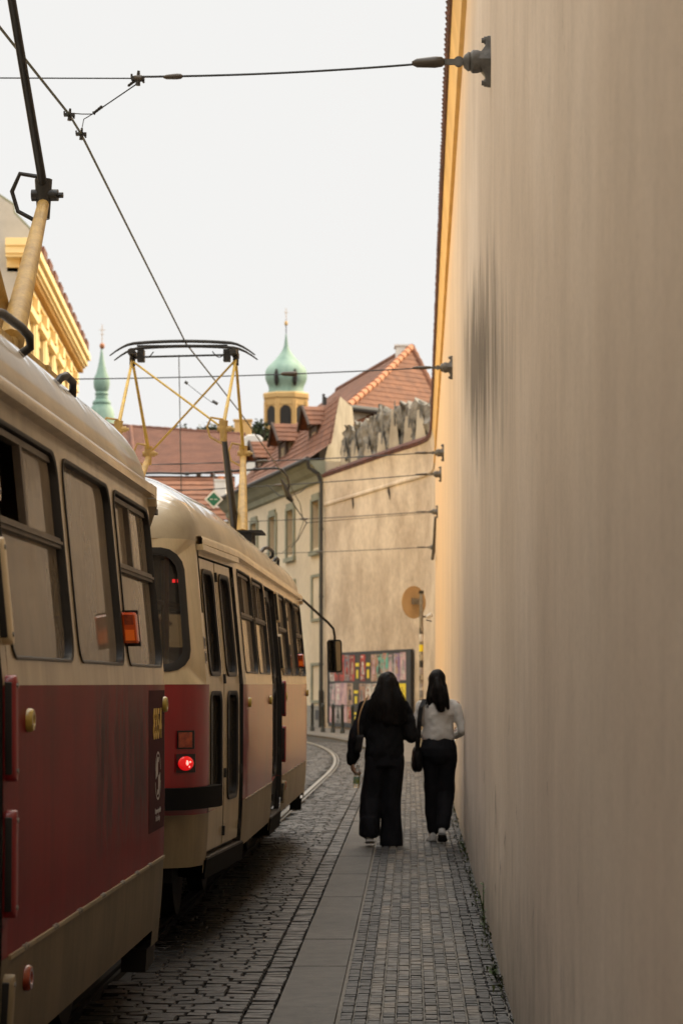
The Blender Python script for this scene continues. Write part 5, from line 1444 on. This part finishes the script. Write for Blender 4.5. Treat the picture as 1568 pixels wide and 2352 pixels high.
        for m2 in (ell(.098, .108, 0, 0, None, .25 + math.pi, 2.9 + math.pi), ell(.062, .085, 0, 0, None, 1.2, 3.3), ell(.062, .085, 0, 0, None, 1.2 + math.pi, 3.3 + math.pi)):
            n0 = len(mb.v); mb.v += m2.v; mb.f += [tuple(i + n0 for i in f) for f in m2.f]
        # two leaf-shaped halves meeting in the middle
        for sg in (1, -1):
            mb.poly([e @ Vector((sg * x, sg * y, .0008)) for x, y in ((-.075, .03), (-.03, .075), (.0, .07), (-.012, .01), (-.045, -.005), (-.085, -.005))])
            mb.poly([e @ Vector((sg * x, sg * y, .0008)) for x, y in ((.004, -.085), (.014, -.085), (.014, .004), (.004, .004))])
        mb.build('emblem', M['emblem'], T, None, True)
        for k, (tx_, sz) in enumerate((('Dopravní podnik', .034), ('hl. m. Prahy', .034))):
            text_mesh(tx_, sz, 'small_lettering', M['emblem'], at(sp + .02, .985 - .034 * k, .0025), T, .0005, 0, .92)
        text_mesh('8354', .20, 'inside_number', M['numred'], Matrix.Translation((.55, dr[1] + .55, 2.08)) @ Matrix.Rotation(math.pi / 2, 4, 'X'), T, .001)
    else:
        # driver's mirror on its curved arm at the front corner
        mr = thing('side_mirror', None, None); own(mr, T, True)
        b = sR(FL1 + .35, 2.46, .0); c = Vector((1.47, FL1 + 1.6, 1.85))
        mb = MB(); mb.tube([b + Vector((-.2, -.7, .13)), b + Vector((-.08, -.1, .10)), b + Vector((.08, .6, -.05)), c + Vector((-.06, -.35, .36)), c + Vector((-.012, -.05, .30)), c + Vector((0, 0, .22)), c + Vector((0, 0, .12))], [.012, .014, .014, .014, .014, .014, .013], 8); mb.build('arm', M['black'], mr, 50, True)
        mb = MB(); pts = []
        ca, sa = math.cos(-.25), math.sin(-.25)
        O_, I_ = loops((-.085, .085, -.18, .18), (-.085, .085, -.18, .18), .035); O2, I2 = loops((-.07, .07, -.165, .165), (-.07, .07, -.165, .165), .025)
        def mp(u, z, y): return c + Vector((u * ca + .06 * -z * .35, y + u * sa, z))
        mb.loft([[mp(u * .8, z * .9, .06) for u, z in I_], [mp(u, z, .03) for u, z in I_], [mp(u, z, -.012) for u, z in I_], [mp(u, z, -.012) for u, z in I2], [mp(u, z, .0) for u, z in I2]]); mb.build('mirror_shell', M['black'], mr, 40, True)
        mb = MB(); mb.poly([mp(u, z, -.003) for u, z in I2]); mb.build('mirror_glass', mk('mirror_glass', (.5, .5, .5), None, 2, .03, metal=1.0), mr, None, True)
    # small fittings on the roof
    mb = MB()
    for pts in (((1.0, 6.75, 2.70), (1.03, 6.85, 2.755), (1.05, 7.0, 2.77), (1.06, 7.3, 2.77), (1.07, 7.40, 2.755), (1.07, 7.42, 2.72), (1.03, 7.42, 2.69)), ((1.0, 8.3, 2.68), (1.03, 8.34, 2.735), (1.04, 8.42, 2.755), (1.05, 8.52, 2.74), (1.04, 8.56, 2.67))):
        mb = MB(); mb.tube(pts, .016, 8); mb.build('roof_handle', M['black'], T, 50, True)
    mb = MB(); mb.box((.72, 8.8, 2.97), (.14, .5, .12)); mb.box((.76, 8.8, 3.02), (.26, .56, .02)); mb.build('roof_box', M['under'], T, None, True) if not near else None
    pantograph(T, near, 'pantograph with black upper tubes and pale lower arms' if near else 'pantograph with thin yellow tubes and bowed collector head')
    return T
sl = math.atan(.0372)
T1 = tram('tram', 'nearer red and cream tram numbered 8354, cut off by the left edge', (-1.2 - 1.25 + .0372 * .65, .65, 0), -sl, True)
T2 = tram('tram', 'farther red and cream tram seen from behind with a lit red tail lamp', (-1.235 - 1.25 + .0372 * 13.75, 13.75, 0), -sl, False)
# ================================================================== THE TWO WOMEN
def V(*a): return Vector(a)
def hand(mb, wrist, dirv, palm, thumb_side, curl=(.5, .6, .7, .8), scale=1.0):
    """palm, four unequal bent fingers and a thumb; dirv along the hand, palm = direction the palm faces"""
    d = Vector(dirv).normalized(); pn = Vector(palm); pn = (pn - d * pn.dot(d)).normalized(); sd = d.cross(pn).normalized() * thumb_side
    k = scale; kn = wrist + d * .085 * k
    for o in (-.027, -.009, .009, .027):
        mb.cone(wrist + d * .012 + sd * o * .62 * k, .0145 * k, kn + sd * o * k, .0118 * k, 10)
    L = (.040, .045, .042, .033)
    for i, o in enumerate((.029, .0098, -.0098, -.029)):
        p = kn + sd * o * k; dd = d.copy(); r = .0088 * k
        for j in range(3):
            ang = curl[i] * (.8, 1.05, .8)[j]
            dd = (dd * math.cos(ang) + pn * math.sin(ang)).normalized() if j == 0 else (dd * math.cos(ang) + (pn * dd.dot(d) - d * dd.dot(pn)).normalized() * math.sin(ang)).normalized()
            q = p + dd * L[i] * k * (1, .66, .52)[j]
            mb.cone(p, r, q, r * .92, 9); p = q; r *= .93
    p = wrist + d * .022 * k + sd * .026 * k; q = p + (d * .6 + sd * .65 + pn * .35).normalized() * .042 * k
    mb.cone(p, .0125 * k, q, .0105 * k, 9); q2 = q + (d * .8 + sd * .1 + pn * .6).normalized() * .030 * k; mb.cone(q, .0102 * k, q2, .0085 * k, 9)
    mb.cone(q2, .0085 * k, q2 + (d * .75 - sd * .2 + pn * .6).normalized() * .02 * k, .0078 * k, 9)

def rings(mb, spec, n=28):
    """spec: (x, y, z, half width, half depth) from bottom to top"""
    mb.loft([[Vector((x + a * math.cos(t * math.tau / n), y + b * math.sin(t * math.tau / n), z)) for t in range(n)] for x, y, z, a, b in spec])

def head_and_body(name, root, hd, neck, chest, pelvis, arms, legs, hands):
    mb = MB()
    hx, hy, hz = hd
    mb.ellipsoid(V(hx, hy - .012, hz + .022), (.073, .090, .092), 20, 14); mb.ellipsoid(V(hx, hy + .03, hz - .045), (.055, .058, .062), 18, 12)
    mb.cone(V(hx, hy + .092, hz + .008), .008, V(hx, hy + .108, hz - .022), .012, 8)            # nose
    for s in (-1, 1):
        mb.ellipsoid(V(hx + s * .030, hy + .078, hz + .010), (.013, .010, .008), 10, 8)           # eyes
        mb.ellipsoid(V(hx + s * .075, hy - .005, hz - .005), (.010, .020, .032), 10, 8)           # ears
    mb.ellipsoid(V(hx, hy + .084, hz - .055), (.022, .010, .008), 10, 8)                          # mouth
    mb.cone(V(*neck), .052, V(hx, hy - .005, hz - .05), .050, 16)
    rings(mb, [(pelvis[0], pelvis[1], pelvis[2] - .07, .10, .08), (pelvis[0], pelvis[1], pelvis[2], .145, .095), (pelvis[0], pelvis[1], pelvis[2] + .12, .115, .08),
               ((pelvis[0] + chest[0]) / 2, chest[1], (pelvis[2] + chest[2]) / 2 + .06, .11, .08), (chest[0], chest[1], chest[2], .135, .09), (chest[0], chest[1], chest[2] + .10, .12, .07), (neck[0], neck[1], neck[2], .05, .045)])
    for (sh, el, wr) in arms:
        mb.cone(V(chest[0], chest[1], sh[2] - .01), .05, V(*sh), .047, 12); mb.cone(V(*sh), .045, V(*el), .034, 12); mb.cone(V(*el), .034, V(*wr), .023, 12)
    for (hp, kn, an, toe) in legs:
        mb.cone(V(*hp), .078, V(*kn), .052, 14); mb.cone(V(*kn), .052, V(*an), .034, 14); mb.cone(V(*an), .036, V(*toe), .028, 10)
    for (wr, d, pn, ts, curl) in hands: hand(mb, V(*wr), d, pn, ts, curl)
    return fuse(mb, 'body', M['skin'], .0045, 3, root)

def sneaker(mbu, mbs, heel, toe, w=.042, h=.085):
    heel = Vector(heel); toe = Vector(toe); f = (toe - heel); L = f.length; f.normalize()
    sd = f.cross(V(0, 0, 1)).normalized(); up = sd.cross(f).normalized()
    prof = [(0, .026, .055), (.06, .036, h), (.2, .038, h * 1.0), (.42, .037, h * .82), (.65, w, .055), (.85, w * .92, .042), (.97, w * .6, .03), (1, w * .25, .022)]
    for mb, z0, fz, ex in ((mbu, .018, 1, 0), (mbs, 0, 0, .005)):
        R_ = []
        for t, ww, hh in prof:
            c = heel + f * (L * t); top = hh if fz else .026
            R_.append([c + sd * (ww + ex) * math.cos(a) + up * (z0 + (top - z0) * max(0, math.sin(a)) ** .7 if math.sin(a) > 0 else z0) for a in [k * math.tau / 20 for k in range(20)]])
        mb.loft(R_)

# ---------------- the woman in black
W1 = thing('person', 'woman in loose black sweater and wide black trousers with long black hair, walking away', 'person', (.37, 22.0, 0))
arms = [((-.135, 0, 1.335), (-.235, -.035, 1.03), (-.272, .035, .815)), ((.225, 0, 1.335), (.295, -.03, 1.06), (.17, .20, 1.10))]
legs = [((-.035, 0, .86), (-.085, .05, .47), (-.10, -.05, .10), (-.10, .09, .045)), ((.125, 0, .86), (.105, .06, .46), (.10, .10, .08), (.105, .24, .03))]
head_and_body('body', W1, (.065, .03, 1.535), (.055, 0, 1.42), (.045, 0, 1.26), (.045, 0, .92), arms, legs,
              [((-.272, .035, .805), (.16, .05, -1), (.9, .25, .1), -1, (.55, .65, .7, .8)), ((.17, .20, 1.10), (-.5, .6, .45), (-.3, .5, .5), 1, (.6, .7, .75, .8))])
mb = MB()
rings(mb, [(.035, 0, .80, .155, .115), (.035, 0, .825, .182, .13), (.037, -.005, .90, .186, .135), (.04, -.008, 1.05, .178, .138), (.045, -.008, 1.20, .182, .135), (.048, -.005, 1.30, .178, .118), (.052, 0, 1.36, .145, .09), (.055, 0, 1.42, .075, .07), (.056, .0, 1.455, .06, .055)])
for s, (sh, el, wr) in zip((-1, 1), arms):
    sh, el, wr = V(*sh), V(*el), V(*wr)
    mb.cone(sh + V(-s * .05, 0, -.005), .075, sh + V(0, 0, -.03), .074); mb.cone(sh + V(0, 0, -.02), .075, el, .070); mb.cone(el, .071, wr + (el - wr) * .12, .056)
    mb.cone(wr + (el - wr) * .22, .066, wr + (el - wr) * .02, .050)
fuse(mb, 'sweater', M['blackcloth'], .011, 4, W1, fold=(.018, (9, 9, 7)))
mb = MB(); rings(mb, [(.045, 0, .76, .165, .125), (.045, 0, .86, .165, .125), (.045, 0, .98, .145, .105), (.045, 0, 1.03, .13, .095)])
for (sx, hp, kn, hm) in ((-1, (-.028, 0, .84), (-.088, .035, .46), (-.102, -.02, .165)), (1, (.120, 0, .84), (.108, .05, .46), (.108, .095, .06))):
    mb.cone(V(*hp), .108, V(*kn), .098, 18); mb.cone(V(*kn), .099, V(*hm), .100, 18)
    c = V(*hm)
    mb.loft([[c + V(.104 * math.cos(a) * q, .112 * math.sin(a) * q, dz) for a in [k * math.tau / 20 for k in range(20)]] for q, dz in ((.9, -.075), (1.0, -.055), (1.0, .06), (.9, .12))])
fuse(mb, 'trousers', M['blacktrouser'], .011, 3, W1, fold=(.018, (12, 12, 3.0)))
mu, ms = MB(), MB()
sneaker(mu, ms, (-.100, -.125, .055), (-.10, .10, .015)); sneaker(mu, ms, (.105, .02, .0), (.11, .265, .0))
sh = mu.build('shoes', M['shoedark'], W1, 60, True); ms.build('soles', M['shoe'], sh, 60, True)
mb = MB()
mb.ellipsoid(V(.065, .005, 1.56), (.092, .108, .108), 20, 14)
for (x0, y0, z0, r0, x1, y1, z1, r1) in ((.065, -.05, 1.56, .085, .06, -.095, 1.36, .095), (0.01, -.03, 1.53, .055, -.045, -.07, 1.36, .058), (.12, -.03, 1.53, .058, .175, -.06, 1.34, .065), (-.045, -.07, 1.36, .058, -.06, -.09, 1.27, .036), (.175, -.06, 1.34, .065, .205, -.09, 1.22, .042), (.06, -.095, 1.36, .095, .07, -.11, 1.20, .07), (.12, -.1, 1.33, .07, .15, -.11, 1.19, .05), (.0, -.1, 1.33, .065, -.015, -.11, 1.21, .045)):
    mb.cone(V(x0, y0, z0), r0, V(x1, y1, z1), r1, 16)
hr = fuse(mb, 'hair', M['hair'], .009, 5, W1, fold=(.012, (16, 16, 7)))
mb = MB()
for i in range(300):
    x = RND.uniform(-.085, .215); top = V(.065 + (x - .065) * .55, -.085 - .02 * RND.random(), 1.60 - abs(x - .065) * .5)
    end = V(x * 1.08 - .005, -.115 - .03 * RND.random(), RND.uniform(1.15, 1.29)); ph = RND.random() * 6; pts = []
    for k in range(9):
        t = k / 8; p = top.lerp(end, t); p.x += .010 * math.sin(ph + t * 9) * t + (x - .065) * .35 * math.sin(t * math.pi); p.y -= .035 * math.sin(t * math.pi * .9); pts.append(p)
    mb.tube(pts, [.0022] * 8 + [.0008], 4)
for i in range(40):
    s = RND.choice((-1, 1)); a = V(.065 + s * .085, -.02, RND.uniform(1.5, 1.58)); e = a + V(s * RND.uniform(.01, .05), -.03, -RND.uniform(.15, .3)); m_ = a.lerp(e, .5) + V(s * RND.uniform(.0, .03), 0, 0); mb.tube([a, m_, e], [.001, .001, .0005], 4)
mb.build('hair_strand', M['hair'], hr, None, True)
# shoulder bag and bottle of the woman in black
b1 = thing('shoulder_bag', 'small black bag on a gold chain at the left side of the woman in black', 'bag', (.37 - .20, 22.0 - .03, 1.0))
mb = MB(); O_, I_ = loops((-.10, .10, -.085, .085), (-.10, .10, -.085, .085), .03)
mb.loft([[V(o + .015 * z / .085, u, z - .02) for u, z in I_] for o in (-.034, -.038, .030, .026)]); bg_ = mb.build('pouch', M['leather'], b1, 40, True)
mb = MB(); mb.loft([[V(o, u * .98, z - .02) for u, z in [(p[0], p[1]) for p in I_ if p[1] > -.01]] for o in (-.042, -.040)]); mb.build('flap', M['leather'], b1, 40, True)
for dy in (-.07, .06):
    mb = MB(); pts = []; A = V(-.010, dy, .06); B = V(.065, dy * .15 - .05, .415)
    for k in range(29):
        t = k / 28; p = A.lerp(B, t); p.x -= .03 * math.sin(math.pi * t); p.y -= .045 * math.sin(math.pi * t) * (1 if dy < 0 else .4); pts.append(p)
    mb.tube(pts, [.0065 if k % 2 else .0045 for k in range(29)], 6)
    mb.tube([B, B + V(.01, .05, .015), B + V(.0, .10, -.03)], .005, 6)
    mb.build('chain', M['gold'], b1, None, True)
def plastic():
    m = bpy.data.materials.new('clear_plastic'); m.use_nodes = True; nt = m.node_tree; b = nt.nodes['Principled BSDF']
    b.inputs['Transmission Weight'].default_value = .92; b.inputs['Roughness'].default_value = .06; b.inputs['IOR'].default_value = 1.25; b.inputs['Base Color'].default_value = (.92, .95, .95, 1)
    return m
M['plastic'] = plastic()
def bottle(name, lab, loc, tilt, lbl):
    r = thing(name, lab, 'bottle', loc); T_ = Matrix.Rotation(tilt[0], 4, 'X') @ Matrix.Rotation(tilt[1], 4, 'Y')
    def lt(prof): 
        mb = MB(); mb.lathe(prof, (0, 0, 0), 18); mb.v = [tuple(T_ @ Vector(v)) for v in mb.v]; return mb
    lt([(.012, -.105), (.028, -.105), (.031, -.095), (.029, -.08), (.031, -.07), (.031, .0), (.029, .01), (.031, .02), (.030, .04), (.022, .065), (.0135, .085), (.0135, .10), (.011, .1)]).build('bottle_body', M['plastic'], r, 50, True)
    lt([(.015, .092), (.0155, .094), (.0155, .112), (.014, .114), (.004, .114)]).build('cap', M['white'], r, 50, True)
    if lbl: lt([(.0314, -.068), (.0318, -.066), (.0318, -.004), (.0314, -.002)]).build('label', M['label'], r, 60, True)
bottle('water_bottle', 'clear bottle with teal label hanging from the hand of the woman in black', (.37 - .222, 22.0 + .045, .660), (.05, .10), True)
bottle('water_bottle', 'clear plastic bottle held at the right elbow of the woman in white', (.98 + .135, 22.5 + .155, 1.05), (-.6, .5), False)

# ---------------- the woman in the white top
W2 = thing('person', 'woman in white long-sleeved top and black trousers with a dark ponytail, beside the wall', 'person', (.98, 22.5, 0))
arms = [((-.205, 0, 1.335), (-.268, .02, 1.07), (-.17, .22, 1.04)), ((.13, 0, 1.335), (.198, -.035, 1.09), (.125, .15, 1.03))]
legs = [((-.115, 0, .88), (-.095, .07, .49), (-.088, .10, .09), (-.10, .24, .03)), ((.045, 0, .88), (.040, .06, .50), (-.005, -.10, .15), (0.0, .03, .05))]
head_and_body('body', W2, (-.05, .02, 1.575), (-.045, 0, 1.44), (-.04, 0, 1.27), (-.035, 0, .94), arms, legs,
              [((-.17, .22, 1.04), (.2, .9, .1), (.6, .0, -.3), 1, (.5, .6, .6, .7)), ((.125, .15, 1.03), (.1, .9, .15), (.2, -.1, .9), 1, (.6, .7, .75, .8))])
mb = MB()
rings(mb, [(-.035, 0, .995, .150, .105), (-.035, 0, 1.01, .160, .115), (-.036, -.002, 1.06, .155, .112), (-.038, -.004, 1.15, .147, .108), (-.04, -.006, 1.25, .162, .113), (-.04, -.004, 1.33, .160, .098), (-.042, 0, 1.385, .125, .075), (-.045, 0, 1.425, .065, .06), (-.045, .0, 1.445, .056, .054)])
for s, (sh, el, wr) in zip((-1, 1), arms):
    sh, el, wr = V(*sh), V(*el), V(*wr)
    mb.cone(sh + V(-s * .05, 0, 0), .058, sh + V(0, 0, -.02), .057); mb.cone(sh + V(0, 0, -.01), .057, el, .047); mb.cone(el, .047, wr + (el - wr) * .1, .032)
fuse(mb, 'white_top', M['whitetop'], .009, 4, W2, fold=(.013, (10, 10, 9)))
mb = MB(); rings(mb, [(-.034, 0, .78, .13, .11), (-.034, -.01, .84, .176, .130), (-.034, -.012, .92, .178, .130), (-.035, -.004, 1.0, .150, .108), (-.035, 0, 1.045, .138, .096)])
for hp, kn, an, r0, r1, r2 in (((-.118, 0, .86), (-.098, .065, .48), (-.088, .10, .13), .090, .072, .062), ((.046, 0, .86), (.043, .055, .49), (.005, -.085, .17), .094, .080, .066)):
    mb.cone(V(*hp), r0, V(*kn), r1, 18); mb.cone(V(*kn), r1, V(*an), r2, 18)
mb.cone(V(.03, -.05, .20), .055, V(.05, -.07, .165), .03)
fuse(mb, 'trousers', M['blacktrouser'], .010, 3, W2, fold=(.013, (12, 12, 5)))
mu, ms = MB(), MB()
sneaker(mu, ms, (-.085, .02, .0), (-.11, .27, .0), .044, .095); sneaker(mu, ms, (-.01, -.17, .085), (.005, .04, .0), .046, .095)
sh = mu.build('shoes', M['shoe'], W2, 60, True); ms.build('soles', M['sole'], sh, 60, True)
mb = MB()
mb.ellipsoid(V(-.05, .0, 1.592), (.086, .104, .100), 20, 14); mb.ellipsoid(V(-.05, -.02, 1.55), (.084, .085, .085), 18, 12)
for (x0, y0, z0, r0, x1, y1, z1, r1) in ((-.05, -.095, 1.58, .034, -.035, -.125, 1.50, .046), (-.035, -.125, 1.50, .046, -.02, -.125, 1.38, .050), (-.02, -.125, 1.38, .050, -.012, -.115, 1.30, .034),
                                         (-.105, -.04, 1.53, .035, -.11, -.075, 1.42, .034), (-.11, -.075, 1.42, .034, -.125, -.075, 1.345, .018), (.01, -.05, 1.53, .036, .035, -.085, 1.40, .036), (.035, -.085, 1.40, .036, .055, -.095, 1.31, .018), (-.05, -.08, 1.50, .06, -.05, -.10, 1.40, .055)):
    mb.cone(V(x0, y0, z0), r0, V(x1, y1, z1), r1, 14)
hr = fuse(mb, 'hair', M['hair'], .008, 5, W2, fold=(.006, (22, 22, 6)))
mb = MB()
for i in range(220):
    x = RND.gauss(0, .4); x = max(-1, min(1, x)); top = V(-.05 + x * .03, -.105, 1.565); end = V(-.014 + x * .05, -.125 - .02 * RND.random(), RND.uniform(1.265, 1.33)); m_ = top.lerp(end, .45) + V(x * .028, -.045 * RND.uniform(.6, 1.1), 0)
    mb.tube([top, top.lerp(m_, .5) + V(x * .012, -.014, 0), m_, m_.lerp(end, .5) + V(x * .012, -.012, 0), end], [.002, .002, .002, .0018, .0007], 4)
for i in range(90):
    s = RND.choice((-1, 1)); a = V(-.05 + s * .075, -.03, RND.uniform(1.5, 1.6)); e = V(-.05 + s * RND.uniform(.075, .115), -.09, RND.uniform(1.29, 1.40)); m_ = a.lerp(e, .5) + V(s * RND.uniform(-.005, .014), -.025, 0); mb.tube([a, m_, e], [.0016, .0016, .0006], 4)
mb.build('hair_strand', M['hair'], hr, None, True)
b2 = thing('shoulder_bag', 'black hobo bag on a wide strap at the hip of the woman in white', 'bag', (.98 - .245, 22.5 - .02, .85))
mb = MB(); rings(mb, [(0, 0, -.155, .03, .07), (0, 0, -.145, .045, .10), (.0, 0, -.10, .056, .125), (.0, 0, -.02, .055, .125), (.0, 0, .05, .047, .11), (.005, 0, .085, .034, .095)])
fuse(mb, 'pouch', M['leather'], .009, 4, b2, fold=(.010, (14, 14, 10)))
mb = MB()
for y0, y1 in ((-.11, -.06), (.04, .05)):
    pts = [V(.0, y0 * .9, .04), V(.012, y0, .20), V(.018, y0 - .005, .34), V(.035, y0 * .8, .47), V(.075, .0, .55)]
    for wd in (0,):
        mb.loft([[p + V(a * .022, b, 0) for a, b in ((-1, -.004), (1, -.004), (1, .004), (-1, .004))] for p in pts])
mb.build('strap', M['leather'], b2, None, True)
# ================================================================== LIGHT AND CAMERA
ZEN = 4.2
EL, AZX, AZY = 30.0, .90, .43         # the sun stands to the right and a little beyond
w = bpy.data.worlds.new('World'); SC.world = w; w.use_nodes = True
nt = w.node_tree; bg = nt.nodes['Background']
sky = nt.nodes.new('ShaderNodeTexSky'); sky.sky_type = 'NISHITA'; sky.sun_disc = False
sky.sun_elevation = math.radians(EL); sky.sun_rotation = math.atan2(AZX, AZY)
sky.air_density = 1.6; sky.dust_density = 6.0; sky.ozone_density = 1.0; sky.altitude = 200
hs = nt.nodes.new('ShaderNodeHueSaturation'); hs.inputs['Saturation'].default_value = .16; hs.inputs['Value'].default_value = 9.0
nt.links.new(sky.outputs[0], hs.inputs['Color'])
mx = nt.nodes.new('ShaderNodeMix'); mx.data_type = 'RGBA'; mx.blend_type = 'MULTIPLY'; mx.inputs[0].default_value = 1
nt.links.new(hs.outputs[0], mx.inputs[6]); mx.inputs[7].default_value = (1.0, .975, .93, 1)
STR = .12
# hazy sky: an even bright veil low down, brighter towards the zenith (as an overcast sky is)
tc = nt.nodes.new('ShaderNodeTexCoord'); sp = nt.nodes.new('ShaderNodeSeparateXYZ'); nt.links.new(tc.outputs['Generated'], sp.inputs[0])
mr = nt.nodes.new('ShaderNodeMapRange'); mr.inputs['From Min'].default_value = .30; mr.inputs['From Max'].default_value = .8
mr.inputs['To Min'].default_value = 1.0; mr.inputs['To Max'].default_value = ZEN; nt.links.new(sp.outputs['Z'], mr.inputs['Value'])
mr.inputs['To Min'].default_value = 0.0; mr.inputs['To Max'].default_value = 1.0
lim = nt.nodes.new('ShaderNodeMix'); lim.data_type = 'RGBA'; nt.links.new(mr.outputs[0], lim.inputs[0])
lim.inputs[6].default_value = (.90 / STR, .895 / STR, .88 / STR, 1); lim.inputs[7].default_value = (ZEN / STR, ZEN * .88 / STR, ZEN * .73 / STR, 1)
mn = nt.nodes.new('ShaderNodeVectorMath'); mn.operation = 'MINIMUM'
nt.links.new(mx.outputs[2], mn.inputs[0]); nt.links.new(lim.outputs[2], mn.inputs[1])
nt.links.new(mn.outputs[0], bg.inputs['Color']); bg.inputs['Strength'].default_value = STR
ld = bpy.data.lights.new('sun', 'SUN'); ld.energy = 5.0; ld.angle = math.radians(.5); ld.color = (1, .80, .50)
so = bpy.data.objects.new('sun', ld); COL.objects.link(so); so.location = (20, 20, 40)
sv = Vector((AZX, AZY, 0)).normalized() * math.cos(math.radians(EL)) + Vector((0, 0, math.sin(math.radians(EL))))
so.rotation_euler = sv.to_track_quat('Z', 'Y').to_euler()
cd = bpy.data.cameras.new('camera'); co = bpy.data.objects.new('camera', cd); COL.objects.link(co)
co.location = (0, 0, CH); co.rotation_euler = (math.pi / 2, 0, 0)
cd.sensor_fit = 'VERTICAL'; cd.sensor_height = 36; cd.sensor_width = 24; cd.lens = F / 2352 * 36
cd.shift_y = 394 / 2352; cd.clip_start = .1; cd.clip_end = 2000
cd.dof.use_dof = True; cd.dof.focus_distance = 11.5; cd.dof.aperture_fstop = 6.3
SC.camera = co
SC.view_settings.view_transform = 'Standard'; SC.view_settings.look = 'None'; SC.view_settings.exposure = 0; SC.view_settings.gamma = 1
SC.cycles.max_bounces = 8; SC.cycles.transparent_max_bounces = 12
SC.cycles.use_denoising = True
